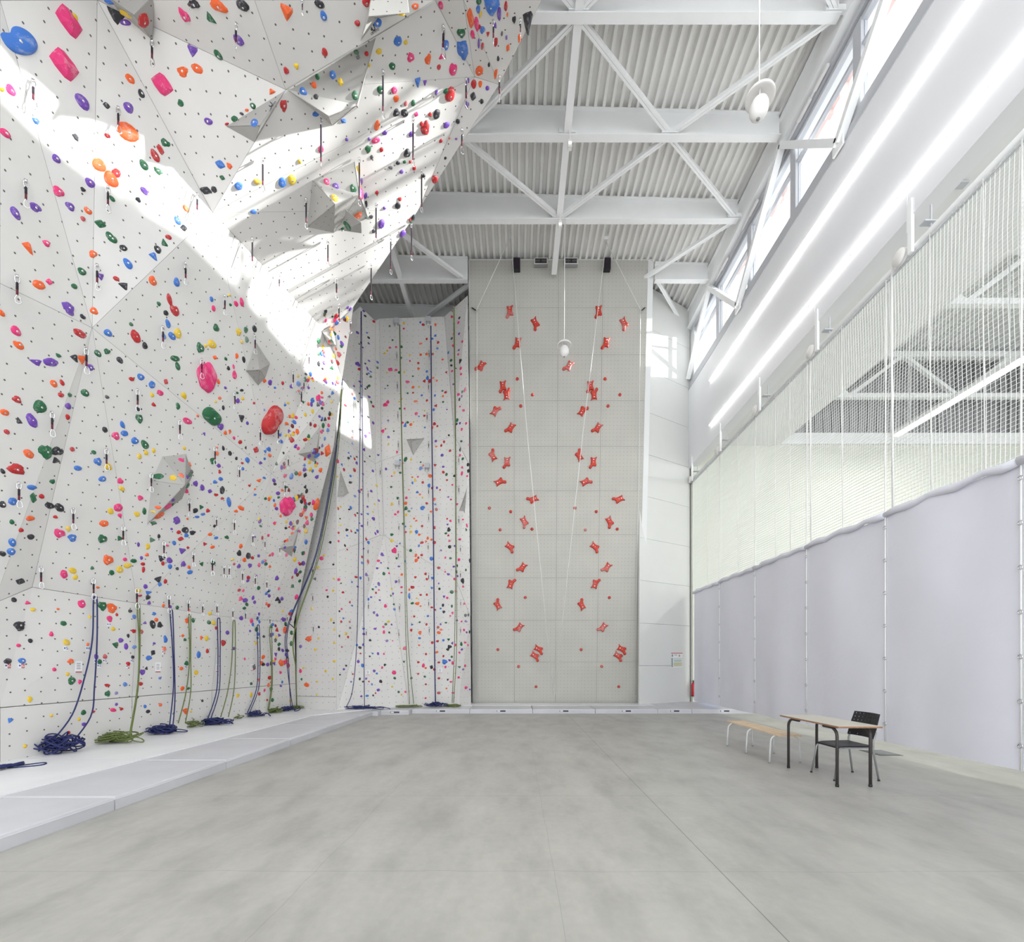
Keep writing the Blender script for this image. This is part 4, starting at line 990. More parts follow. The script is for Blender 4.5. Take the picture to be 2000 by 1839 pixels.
block(0,0,1,"""v528 747 9 12,r552 748 6 8,b537 757 6,b569 756 6,b583 749 8 12,g596 741 6 11,y604 738 5 8,y582 734 5,o591 759 5 10,o583 763 5,y563 787 6,b557 791 6,g592 785 5,p621 778 9 11,p629 776 6,v630 786 6 7,k621 790 7 10,
k629 797 5 7,v624 813 5,o560 827 8 7,o566 813 6 8,y572 812 7 11,b575 824 8 9,o574 844 5,r580 843 5 7,b547 849 6 7,r596 858 10 7,b549 862 8 8,r569 858 9 13,g567 855 5,y565 851 6 9,y558 850 5,v578 870 6,r500 878 11 13,
o527 889 7 7,b525 877 9 9,b518 881 6,b569 930 8 13,v535 938 7,k537 945 6,k434 957 10 16,r422 966 9 6,r434 973 7 5,b447 980 10 20,o471 992 13 9,o461 998 8 6,r406 997 8 8,v410 959 9 9,b420 941 9 7,b431 935 10 7,
r429 921 5 8,o506 938 10 7,b516 933 7 5,r487 948 5,o498 955 5,b498 966 6 5,v543 963 8 8,g544 971 6 5,b535 977 5,o551 957 5,g559 951 8 4,b573 974 8,o537 985 5,v540 993 7 7,r588 1005 9 8,v507 1017 7 10,
k419 1027 6,o410 1043 9 7,b422 1050 8 6,g443 1049 9 7,r400 1062 8 7,o415 1068 9 7,k467 1080 9 12,k485 1085 9 14,k574 1029 7 7,r565 1029 5,g509 1027 6 5,o536 1023 5 4,p524 1045 5 6,v498 1048 5,y455 1092 7 6,o477 1093 7 10,
r493 1089 6,v505 1085 6 7,p532 1082 5 9,r457 1101 6,v466 1105 7 10,v488 1104 8 9,p506 1103 6 9,b513 1097 6 8,g519 1101 7 8,o527 1106 5,g394 1101 8 9,g416 1099 9 10,v484 1133 6 8,v479 1172 10 10,p470 1169 8 9,
v494 1167 6 9,r467 1152 6 7,p475 1153 5 6,g505 1148 8 8,k524 1154 5 8,b520 1159 6 6,y410 1198 8 9,g408 1215 8 9,y417 1216 8 10,r422 1226 6 7,y403 1246 9 11,r436 1255 10 13,r405 1271 6 10,v444 1235 7 10,v457 1266 9 7,
g477 1187 7 7,g482 1180 7 7,p491 1212 8 11,b506 1214 6 7,b503 1207 5 7,k542 1170 10 9,k546 1175 6,r525 1182 6 8,o557 1231 10 14,o549 1294 10 14,o603 1247 13 11,o599 1337 10 9,k645 1059 6,y633 1084 5,p628 1090 8,
k651 1102 5,y621 1108 6,k615 1130 7 6,y652 1129 5,p638 1152 5,y651 1153 5,k640 1165 5,y609 1188 5 8,y647 1210 5,k652 1216 4,k623 1224 5,y653 1229 5,y622 1246 5,v587 1262 7 6,y616 1268 6 5,y653 1255 5,y653 1291 6,
y593 1304 6 4,p587 1310 6 8,y636 1310 5 6,y650 1325 5,y619 1331 5 4,y619 1356 5 4,g589 1326 4 5""")
block(640,560,6.13,"""v432 290 30,k448 348 34,r553 415 34,v357 548 40,b470 550 24,k490 608 30,k400 668 24,v490 676 24,k378 685 18,v420 726 18,v360 925 56,r380 985 36,k450 918 22,v495 885 28,v475 980 20 60,b515 1015 28,g515 1075 36,k470 1045 26,b490 1035 22,v385 1135 30,b405 1188 24,v315 1188 22,g495 1185 38,k475 1205 20 38,k452 1222 22,r293 1285 20 40,b320 1335 34,k383 1275 24,v408 1325 26,v497 1318 34,k363 1373 22,g520 1380 22 42,r545 1430 34,r213 1418 34,k313 1556 20,v412 1545 26,k485 1558 26,b244 1620 26,v545 1628 24 46,k390 1710 34,v500 1748 28,k298 1730 22 42,v457 1785 34,r293 1802 26,b597 902 28 38,g596 968 30,y912 435 28,g742 470 28,p912 500 26,b1110 425 28,r1143 453 38,o1290 453 32,g777 637 30,r1185 624 26,o1112 680 42 24,b1250 620 36,b1288 585 36,r1322 665 32,p745 727 30,p820 720 28,y714 765 26,g882 718 32,y683 795 26,b1313 737 30,o1113 812 32,o1184 805 34,r1257 805 32,g877 848 28,y985 818 22,p985 887 24,o1376 870 28,r1085 912 30,o1087 978 32,p750 990 62 50,p818 995 36,g857 1023 34,y712 1028 22,y917 1020 22,b1187 1013 30,r1420 1022 28,g1020 1070 24,b1195 1090 34 56,r1158 1127 38,r1222 1127 44,o1262 1090 28,o1308 1122 28,p955 1138 56 36,o1023 1202 34,y1095 1197 26,g718 1182 20,b687 1217 20,g957 1273 24,r1023 1267 24,b1125 1298 26,b1284 1300 24,r1412 1262 36,g1375 1245 24,o1380 1308 26,p690 1412 56 46,p722 1378 40,y888 1340 22,y857 1375 22,o1057 1370 56 30,r1188 1360 28,g1383 1378 26,r1295 1422 40,b1268 1470 34,p921 1457 24,g862 1457 28,v1427 1467 22,y1160 1482 20,p1060 1517 42,b1093 1550 20,r1158 1543 28,v723 1600 28,p897 1625 34,g957 1622 34,b928 1655 36 64,o995 1648 36,y1027 1618 20,r1278 1640 40,r1313 1667 30,b1163 1683 24,o1252 1685 34,p660 1727 40 48,r692 1700 20,g791 1727 22,v728 1800 34,k1450 1777 28,
g1560 165 30,k1585 115 30 56,p1487 358 34,k1577 372 20 34,p1565 428 24 38,v1490 290 24,g1515 443 24,p1508 565 26,v1573 562 24 36,k1485 617 32,p1612 655 20 36,p1505 703 36,v1570 757 26,b1445 787 20 36,p1563 808 28,g1477 880 30,k1587 888 32 66,k1480 940 30,p1593 975 26 42,p1490 1008 24,p1597 1045 30,g1535 975 20,p1643 1232 28 62,v1505 1165 26,p1565 1288 36,g1612 1257 24 40,v1605 1308 22 34,k1578 1347 24 44,p1583 1433 26,p1627 1478 36,g1550 1595 32 46,p1658 1635 24 40,v1583 1632 26,p1605 1705 26 40,k1545 1640 20 36""")
block(640,850,6.13,"""v457 10 34,r293 22 24,b295 97 22 42,v435 170 38,k503 250 20,b250 207 26,k250 272 32,k347 256 24,b275 250 22,r322 280 20 40,k443 313 24,v347 330 28 42,p118 308 34 56,b170 350 24 40,r195 410 24 48,r320 415 30 56,b273 485 28,v540 425 32,v424 463 26,v605 235 28,k273 563 40,y118 493 24,y585 600 28,v378 670 40 48,r402 650 26,v522 667 32,b328 727 32,v612 780 28,v478 853 28,b480 940 34,y565 827 24,y542 917 22,b275 865 32 42,k257 887 26,y152 853 26,r125 875 22 38,r330 955 22 38,k355 930 24,v405 944 26,v548 997 40,v410 1084 34,b380 1050 22,k228 1130 44 34,r282 1145 22 40,b355 1135 26 38,k333 1165 24,r130 1165 28,b232 1200 24,p130 1265 26,y152 1070 30,k147 997 24,v597 1150 32,v572 1175 24 38,r463 1240 28 38,b488 1282 32 42,k207 1318 22 36,v430 1355 22,v652 1425 40,r233 1368 20,v592 1590 32,p605 1500 44 34,v638 1525 24,r483 1510 30 56,b412 1525 28,r412 1455 24 34,g672 1655 36,g722 1590 26,p735 1650 24,v462 1665 36 46,r340 1695 40 32,b393 1706 30,v612 1780 34 54,p133 1725 38,b290 1755 24,k160 1770 22,v360 1810 28,v728 22 36,y727 103 28,p830 200 26 42,b865 297 28,g932 287 42 62,p900 330 24,y998 290 26,g1113 320 22,o1143 360 22 34,b1113 395 42 48,v698 402 28 36,g868 445 34,y797 447 28 42,p767 487 22,o1013 500 24,p1080 495 24,y1046 537 22 50,b1015 567 24 38,o1225 485 50 46,r1140 562 34,g760 617 28,b1213 600 38 54,r1252 627 34,v1308 627 30,r1345 652 24,o973 650 20,b1073 680 34,o1105 706 28,y1134 742 22,p942 747 32,g838 750 32,y770 823 36,o933 812 46 38,g938 873 42 50,g973 908 38 32,b1005 873 26,b1138 870 58 60,r1185 813 30,p842 917 32,p810 945 34 26,y938 947 34,o1277 766 34,b1288 825 28,r1302 886 40,o1238 912 34 28,o1035 995 28,o1062 1020 30 22,g903 1058 30,b930 1090 26,y997 1087 32,r1130 1085 32,r1277 1103 34,p932 1157 30,y995 1155 38,b1062 1155 42,o1097 1187 38 32,g767 1187 42 34,y767 1260 38,p797 1378 64 70,v828 1325 32,b865 1292 22,b1092 1320 32,r1127 1283 46 34,o1198 1230 30 40,o1243 1247 34,r1277 1282 48 38,o1177 1270 24 34,g993 1377 44 38,o1057 1435 28 50,o1060 1495 44 46,r1086 1463 32,r1125 1432 34,b1242 1475 50 46,g825 1470 28,b927 1505 28,v853 1568 32 24,r1330 1585 42 34,p1410 1463 24,g1470 1470 36,v1357 1377 28,k1460 1333 42,p1458 1262 34,r1445 1197 28,g1415 1172 38 28,k1450 1128 42 56,v1435 1065 26,p1470 1022 28,r1430 998 22,v1510 1570 32 26,v1445 1662 38 28,p1520 1718 32,p1407 1632 22,o887 1665 34,r1050 1697 32,r1172 1657 32,r1187 1720 28,b1252 1705 32,v820 1750 36,p885 1815 30,r1015 1815 46 38,b1247 1825 28,r1392 78 30,r1360 122 28,o1300 133 28 20,r1465 183 32,v1370 237 42 34,r1285 355 40,v1383 375 34 26,r1385 440 34,g1422 468 32,k1518 485 38,r1428 535 26,p1493 592 24,v1445 738 22,r1475 767 28 20,p1550 822 28,p1582 1243 38 28,v1520 1323 22,p1572 1487 34,k1615 1740 44 66,p1623 1808 26,v1552 1683 34 26,k1700 1500 24 50,g1655 1610 20 32,k1708 1083 24 44,p1667 1078 22 46,g1658 1128 22 36,k1708 968 20 38,p1620 1007 24,k1680 350 32 50,k1683 425 34 50,p1607 455 24 60,p1610 383 24,p1670 487 30,p1690 112 24,p1583 238 28 36,g1617 280 30,k1585 170 20 60,g1600 68 30,v1295 68 28""")
block(640,1130,6.13,"""v612 62 34 50,b577 97 26,g540 125 28,p612 133 24,r578 167 28,v520 220 30,b488 247 28 42,y767 117 30,v782 178 26,g757 202 28,v622 256 28,p692 325 38 46,g792 305 26,b800 365 34,v555 404 32,v592 435 32,y727 512 42 34,g695 543 34,p667 575 32,p673 637 34 46,v765 547 22,v567 598 38 28,k737 642 26,v710 742 38 30,p778 742 22,p923 832 50 44,y865 832 22,k508 735 34,r183 162 34 28,r266 280 24 34,b292 322 26,p166 360 26,k140 388 26,b188 472 28,r162 513 30,r264 515 24 32,k268 587 26,y217 655 32 42,r244 697 26,k140 683 22 34,r170 815 26,k386 823 42 36,v423 787 24 34,b350 793 30,v432 660 44 32,b430 597 38 30,r393 893 26,v366 990 40,b418 1037 40 56,k222 1040 26,v193 1082 28,k147 1147 24,v603 895 34,b538 893 30 24,p673 898 24,k504 928 26,k684 1030 28,v557 1102 36,b588 1133 28,p650 1063 28,p795 1122 54 58,g803 1190 34,k635 1230 42 46,v460 1195 28,r494 1228 24,b530 1262 28,v606 1330 48 38,b472 1400 40 30,v403 1405 34 26,k545 1397 26,r573 1367 24,k385 1198 28,k422 1230 24,v281 1232 26,r300 1140 24,g850 1353 30,p930 1353 24,y884 1387 20,y774 1290 24,g912 993 28,g1002 1187 36 30,r288 1377 24,p885 100 28,p885 165 28 22,r1015 102 46 40,o978 130 24 32,b977 205 32 80,r1113 192 36 26,r1187 190 30,y1067 233 32 22,g1013 292 42 34,o1073 295 56 38,o1112 327 30 20,v820 35 34,v1330 55 22,k1338 120 32,g1485 157 48,p1530 147 28 20,v1393 212 30 36,p1432 228 30,k1380 316 34,k1392 397 40 34,b1352 355 30 24,g1487 327 28 38,r1247 342 34 24,r1286 370 26,p1495 408 30,p1468 443 28 22,b1200 445 28,r1036 450 28,g1100 518 26,b1010 547 32 26,o1105 645 40 50,r1000 613 30,r1183 545 30,r1322 580 38 32,v1352 543 26,g1415 525 30 22,o1358 608 36 28,o1330 643 50 42,b1100 710 34 28,o1095 795 28 20,r1252 763 40 34,r1316 746 38 30,b1385 735 34 26,g1447 725 36 30,v1492 770 28 36,k1460 812 52 42,k1438 845 42 34,p1528 792 26 40,v1547 497 30 24,p1603 510 24,v1655 508 36 28,k1650 437 34 42,k1683 433 20 42,p1636 297 28,p1632 610 28 34,v1664 640 22,g1600 780 32 54,p1645 762 38 24,p1680 792 24 32,v1607 845 32 26,p1577 882 24,k1698 635 18 40,o1305 878 40 30,r1177 900 28,r1386 925 26,g1486 933 34 28,b1400 993 64 60,v1460 975 28,r1330 1000 34 28,p1495 1007 32 46,r1085 998 34 28,p1146 1037 42 50,o1173 1067 32,k1243 1057 42 52,r1278 1085 38 32,p1410 1055 28 36,g1578 1055 40 26,p1645 1040 26 34,v1622 1083 34 26,r1083 1137 30 24,g1162 1170 34 30,r1332 1190 34 28,k1437 1207 22 28,p1568 1180 36 28,p1477 1232 40 26,r1175 1262 30 24,p1658 1300 44 36,o1422 1312 24,r1330 1365 46 38,p1502 1365 38 24,p1172 1427 24,v1702 1323 22""")
random.seed(11)
NMEAS = len(HD)
# crowded far end of the left wall: more of the same small holds, thinning towards the camera
for _ in range(300):
    t_ = random.random(); y = random.uniform(600, 1370)
    xl = 690-(y-600)*.19 if y < 1215 else 574
    x = xl - abs(random.gauss(0, 48)) - 2
    if y > 1215 and x < 400: continue
    if y < 720 and x < 620: continue
    s = random.uniform(5, 9)*(1.0 if x > 560 else .9)
    HD.append((x, y, s*random.uniform(.7, 1), s*random.uniform(.9, 1.4), random.choice('rrdoyyggbbppvvvkk')))

BIG = [  # x, y, w, h, colour, mesh, description, turn
    (35,78,72,62,'b','swoop','large sky-blue scooped hold at the far upper left',0),
    (135,42,40,74,'p','wedge','upper one of two long pink angular wedges, upper left',0),
    (126,126,46,72,'p','wedge','lower one of two long pink angular wedges, upper left',0),
    (317,165,38,50,'p','wedge','chalky pink angular block on the prow above the black quickdraw shadow',0),
    (250,258,46,40,'o','drop','large smooth orange drop-shaped hold under a quickdraw, upper left',0),
    (404,736,34,64,'p','ribbed','giant pink ribbed hold in the middle of the left wall',0),
    (414,813,38,38,'g','saddle','large plain green saddle-shaped hold below the giant pink one',0),
    (530,820,44,64,'r','double','big chalky red double-lobed hold in the middle of the left wall',0),
    (560,988,26,40,'p','ribbed','lumpy pink folded hold right of the middle of the left wall',0),
    (640,880,13,26,'o','wedge','tall orange angular hold near the far edge of the left wall',0),
    (618,985,11,24,'o','round','orange-red oval hold low at the far edge of the left wall',0),
]
def blob(name, fn, seg=12, rings=5, lip=True):
    vs = [(0,0,fn(0,0)[2])]; fs = []
    for i in range(1, rings+1):
        for j in range(seg): vs.append(fn(i/rings, 2*math.pi*j/seg))
    for j in range(seg): fs.append((0, 1+j, 1+(j+1) % seg))
    for i in range(rings-1):
        for j in range(seg): a = 1+i*seg+j; b = 1+i*seg+(j+1) % seg; fs.append((a, a+seg, b+seg, b))
    return vs, [f[::-1] if len(f) == 3 and False else f for f in fs]
def mk(kind, v):
    rr = random.Random(hash((kind, v)) % 1000 if False else sum(map(ord, kind))*7+v*13)
    a1, a2, a3 = rr.uniform(0, 6.3), rr.uniform(0, 6.3), rr.uniform(0, 6.3)
    def fn(r, t):
        R = 1.0; z = math.sqrt(max(0, 1-r**2.4))
        if kind == 'pebble': R = 1+.08*math.sin(2*t+a1)+.06*math.sin(3*t+a2)
        elif kind == 'drop': R = 1 - .30*(.5+.5*math.cos(t-math.pi/2))**1.0 + .28*(.5+.5*math.cos(t-math.pi/2))**6*1.3
        elif kind == 'rough': R = 1+.13*math.sin(3*t+a1)+.09*math.sin(5*t+a2); z *= 1+.16*math.sin(4*t+a3)*r+.1*math.sin(9*r+a1)
        elif kind == 'crescent':
            R = 1+.1*math.sin(2*t+a1) - .42*math.exp(-((math.atan2(math.sin(t-a2), math.cos(t-a2)))**2)/.25)
            z *= .8+.45*math.cos(t-a2-math.pi)*r
        elif kind == 'jug': R = 1+.1*math.sin(2*t+a1)+.05*math.sin(5*t+a3); z = z*(1+.25*math.sin(t+a2)*r) - .35*math.exp(-((r*math.cos(t)-.1)**2+(r*math.sin(t)+.15)**2)/.05)
        elif kind == 'wedge':
            R = .95/max(abs(math.cos(t-.4)), abs(math.sin(t-.4)))**.85*.86; z = (1-max(abs(r*math.cos(t-.4)*.8+.2), abs(r*math.sin(t-.4)))) *1.2+ .15
            if r > .99: z = 0
        elif kind == 'tri': R = .72/max(math.cos(((t+.5+a1) % (2.0944))-1.0472), .3)*1.0; R = min(R, 1.3); z = (1-r)*1.1+.12 if r < .99 else 0
        elif kind == 'lobes': R = .78+.24*abs(math.cos(1.5*t+a1)); z *= .8+.3*abs(math.cos(1.5*t+a1))
        elif kind == 'swoop': R = 1.0 - .50*math.exp(-((math.atan2(math.sin(t-2.0), math.cos(t-2.0)))**2)/.30) + .18*math.exp(-((math.atan2(math.sin(t-2.75), math.cos(t-2.75)))**2)/.1); z = z*(.9-.35*math.sin(t)*r)
        elif kind == 'ribbed': R = 1+.10*math.sin(2*t+1)+.05*math.sin(3*t)+.05*math.sin(7*t+.6); z = z*(1+.34*math.cos(8*r*math.cos(t)+2.4*math.sin(2.2*r*math.sin(t))))
        elif kind == 'saddle': R = 1.05-.32*abs(math.sin(t+.8))**3; z = z*.9*(1-.25*math.exp(-((r*math.cos(t+.8))**2)/.05))
        elif kind == 'double':
            R = 1.08-.52*abs(math.sin(t-.80))**1.6
            z *= 1+.35*abs(math.cos(t-.80))*r
        return (R*r*math.cos(t), R*r*math.sin(t), z if r < .999 else -.02)
    big = kind in ('ribbed', 'double', 'swoop', 'saddle')
    seg, rg = (36, 12) if big else (14, 5)
    vs, fs = blob(kind, fn, seg, rg); return vs, fs
KINDS = ['pebble', 'drop', 'rough', 'crescent', 'jug', 'lobes', 'tri', 'wedge']
FLAT = ('tri', 'wedge')
LIB = {(k, v): mk(k, v) for k in KINDS for v in range(3)}
for k in ('swoop', 'ribbed', 'saddle', 'double'): LIB[(k, 0)] = mk(k, 0)
MESH = {}
def hold_mesh(kind, v, c):
    key = (kind, v, c)
    if key not in MESH:
        vs, fs = LIB[(kind, v)]; me = bpy.data.meshes.new('hold'); me.from_pydata(vs, [], fs); me.materials.append(HM[c])
        for p in me.polygons: p.use_smooth = kind not in FLAT
        MESH[key] = me
    return MESH[key]
WORDS = dict(pebble='pebble-shaped', drop='teardrop', rough='knobbly', crescent='notched', jug='dished', lobes='lobed', tri='triangular', wedge='angular', swoop='scooped', ribbed='ribbed', saddle='saddle', double='double')
CN = dict(r='red', d='dark red', o='orange', y='yellow', g='green', b='blue', p='pink', v='purple', k='black')
LM = [('the giant pink hold', 404, 736), ('the big red double hold', 530, 820), ('the large blue scooped hold', 35, 78), ('the big orange drop hold', 250, 258),
      ('the cube-like volume', 655, 390), ('the big diamond volume', 330, 950), ('the prow tip', 415, 415), ('the lumpy pink hold', 560, 988),
      ("the leftmost hanging rope's top", 178, 1165), ('the overhang apex', 558, 178), ("the overhang's free corner", 1031, 42), ("the tower's triangular volume", 808, 868),
      ('the nearest coiled rope', 110, 1468), ('the crease star on the wall', 180, 640)]
NTH = ['nearest', 'second nearest', 'third nearest', 'fourth nearest', 'fifth nearest', 'sixth nearest', 'seventh nearest', 'eighth nearest', 'ninth nearest', 'tenth nearest', 'eleventh nearest', 'twelfth nearest']
def sector(dx, dy):
    if abs(dx) > abs(dy): return 'right of' if dx > 0 else 'left of'
    return 'below' if dy > 0 else 'above'
def place(x, y, w, h):
    q, n = hit(x, y)
    if q is None or n is None: return None
    def on(px, py):
        d = ray(px, py); den = d.dot(n)
        return CAMP + d*((q-CAMP).dot(n)/den) if abs(den) > .02 else q
    du = (on(x+w/2, y)-on(x-w/2, y))*.5; dv = (on(x, y-h/2)-on(x, y+h/2))*.5
    lim = 2.6*min(w, h)*q.y/F*.5*1.5
    if du.length > max(lim, w*q.y/F): du *= max(lim, w*q.y/F*.9)/du.length
    if dv.length > max(lim, h*q.y/F*1.3): dv *= max(lim, h*q.y/F*1.3)/dv.length
    zax = n; xax = du.normalized(); yax = zax.cross(xax).normalized()
    if yax.dot(dv) < 0: pass
    sy = abs(dv.dot(yax)); sx = du.length
    m = Matrix((xax, yax, zax)).transposed()
    return q, m, sx, max(sy, .3*sx), n
items = []
for i, (x, y, w, h, c) in enumerate(HD):
    pl = place(x, y, w, h)
    if pl is None: continue
    rr = random.Random(int(x*13+y*7)); kd = rr.choice(['pebble','pebble','drop','drop','rough','rough','crescent','jug','jug','lobes','tri','wedge'])
    items.append(dict(x=x, y=y, w=w, h=h, c=c, pl=pl, kind=kd, v=rr.randrange(3), rot=rr.choice([0, 1.57, 3.14, 4.71])+rr.uniform(-.25, .25) if abs(w-h) < .35*max(w, h) else rr.choice([0, 3.14])+rr.uniform(-.15,.15), i=i))
order = sorted((it for it in items if it['i'] < NMEAS), key=lambda t: -t['w']*t['h'])
single = set(id(t) for t in order[:286])
pools = {}
def hold_label(t):
    c = t['c']; best = None
    for (nm_, lx, ly) in sorted(LM, key=lambda L: (L[1]-t['x'])**2+(L[2]-t['y'])**2):
        s = sector(t['x']-lx, t['y']-ly)
        same = sorted(((u['x']-lx)**2+(u['y']-ly)**2, id(u)) for u in items if u['c'] == c and sector(u['x']-lx, u['y']-ly) == s and (u['w']*u['h'] > 60))
        k = [d[1] for d in same].index(id(t)) if id(t) in [d[1] for d in same] else 99
        if k < 12:
            if best is None or k < best[0]-3: best = (k, nm_, s)
            if best[0] < 4: break
    if best is None: return None
    sz = '' if t['w']*t['h'] < 260 else 'large '
    return '%s%s %s hold, %s %s one %s %s' % (sz, CN[c], WORDS[t['kind']], NTH[best[0]], CN[c].split()[-1] if c != 'd' else 'dark red', best[2], best[1])
used = set(); mass = {}
def put(o, t, boltpart):
    q, m, sx, sy, n = t['pl']
    dep = min(.16, max(.35*min(sx, sy)*1.15, .02)) if t['kind'] not in ('double','ribbed','swoop') else .42*min(sx, sy)
    R = m.to_4x4() @ Matrix.Rotation(t['rot'], 4, 'Z')
    if abs(math.sin(t['rot'])) > .7: sx, sy = sy, sx
    return R, (sx, sy, dep)
for t in items:
    R, sc = put(None, t, False)
    q = t['pl'][0]
    if id(t) in single:
        lab = hold_label(t)
        if lab and lab not in used:
            used.add(lab)
            grp = 'resin climbing holds on the %s' % ('left wall' if t['x'] < 690 or t['y'] < 560 else 'tower')
            me = hold_mesh(t['kind'], t['v'], t['c'])
            if t['w'] >= 13 and t['h'] >= 13:
                r = thing('climbing_hold', lab, 'hold', q, grp); r.rotation_mode = 'QUATERNION'; r.rotation_quaternion = R.to_quaternion()
                b = link('body', me, r); b.scale = sc
                b = link('bolt', boltm, r); b.location = (0, -.1*sc[1], sc[2]*(.72 if t['kind'] in ('jug','tri','wedge') else .97)); b.scale = (.8, .8, .8)
            else:
                b = link('climbing_hold', me, label=lab, category='hold', group=grp); b.location = q; b.rotation_mode = 'QUATERNION'; b.rotation_quaternion = R.to_quaternion(); b.scale = sc
            continue
    vs, fs = LIB[(t['kind'], t['v'])]
    Mx_ = Matrix.Translation(q) @ R @ Matrix.Diagonal((*sc, 1))
    mass.setdefault(0, MB()).add([Mx_ @ Vector(v) for v in vs], fs, 'rdoygbpvk'.index(t['c']), t['kind'] not in FLAT)
o = mass[0].build('small_holds', [HM[c] for c in 'rdoygbpvk'], kind='stuff', label='hundreds of small coloured resin holds scattered over the climbing walls', category='holds')
for (x, y, w, h, c, kd, lab, rt) in BIG:
    pl = place(x, y, w, h)
    if pl is None: continue
    if kd == 'round': kd = 'pebble'
    t = dict(x=x, y=y, w=w, h=h, c=c, pl=pl, kind=kd, v=0, rot=rt)
    R, sc = put(None, t, False)
    r = thing('climbing_hold', lab, 'hold', pl[0], 'resin climbing holds on the left wall'); r.rotation_mode = 'QUATERNION'; r.rotation_quaternion = R.to_quaternion()
    b = link('body', hold_mesh(kd, 0, c), r); b.scale = sc
    b = link('bolt', boltm, r); b.location = (0, -.1*sc[1], sc[2]*.95)

# ---------------------------------------------------------------- quickdraws
def ring_pts(w, h, cz, n=10, ax=(1,0)):
    return [Vector((w*math.cos(2*math.pi*k/n)*ax[0], w*math.cos(2*math.pi*k/n)*ax[1], cz+h*math.sin(2*math.pi*k/n))) for k in range(n)]
def qmesh(mb, nm_, m):
    me = bpy.data.meshes.new(nm_); me.from_pydata(mb.v, [], mb.f); me.materials.append(m)
    for p in me.polygons: p.use_smooth = True
    return me
cb1 = qmesh(MB().tube(ring_pts(.022, .05, -.04), .007, 5, closed=True), 'carabiner', M['chrome'])
sl1 = qmesh(MB().tube([(0,0,-.08), (0,0,-.17)], .013, 5), 'sling', M['sling'])
sl2 = qmesh(MB().tube([(0,0,-.17), (0,0,-.235)], .012, 5), 'sling_end', M['slingr'])
cb2 = qmesh(MB().tube([(0,0,-.225),(.026,0,-.26),(.034,0,-.32),(.012,0,-.345),(-.016,0,-.33),(-.02,0,-.28)], .006, 5, closed=True), 'carabiner', M['chrome'])
hg1 = qmesh(MB().box((-.016,-.012,-.015),(.016,.02,.015)), 'hanger', M['chrome'])
QD = """60 158 54,228 212 50,44 352 53,208 366 50,382 380 44,27 538 54,187 518 50,358 512 43,163 680 50,314 636 43,435 576 38,264 760 43,96 804 48,347 820 38,203 876 42,494 654 36,390 700 38,455 764 34,416 872 35,464 910 30,
366 974 34,291 924 36,419 1008 26,31 942 49,138 992 42,236 1026 39,316 1056 34,374 1076 30,75 1106 42,178 1129 41,263 1148 40,326 1161 36,364 1170 32,392 1177 26,411 1090 34,454 1013 30,490 1040 26,514 1052 22,434 1102 26,444 1103 26,470 1113 27,495 1122 25,518 1131 22,543 1065 18,
462 40 53,300 80 50,374 -10 26,589 -8 28,863 44 62,745 132 92,628 225 96,804 227 92,699 304 92,510 306 62,595 383 58,821 328 82,732 394 76,908 148 56,975 142 48,901 248 48,816 418 70,761 461 70,638 466 50,490 460 56,655 540 40,543 534 30,735 536 68,660 590 36,569 722 34,590 740 26,
540 830 36,505 835 34,554 940 28,560 890 26,585 760 34,600 690 28,685 625 26,420 1177 26,451 1187 24,476 1192 22,499 1198 20,524 1204 18,558 1200 16,1016 30 34,963 33 46,
776 690 16,777 748 18,778 806 17,839 687 18,838 750 17,835 808 18,779 863 17,780 975 16,780 1024 16,838 864 16,838 954 16,838 1006 15,837 1062 16,838 1120 16,779 1078 16,780 1128 16,717 960 17,716 1015 17,717 1070 16,718 1124 16,719 1178 16,741 915 17,897 893 16,897 950 17,897 1010 17,898 1066 16,898 1116 16,781 1180 16,838 1172 16,898 1172 15,780 1232 14,839 1225 15,898 1225 15,613 1108 20,613 1160 18,614 1220 18,715 1230 16"""
qi = 0
Q = []
for tk in QD.replace('\n', ' ').split(','):
    x, y, ln = [float(v) for v in tk.split()]
    q, n = hit(x, y)
    if q is None: q, n = hit(max(x,2), max(y, 1))
    Q.append((x, y, ln, q, n))
LQ = LM + [('the white mats on the left', 200, 1480), ("the tower's top left corner", 742, 622), ("the tower's foot", 850, 1375)]
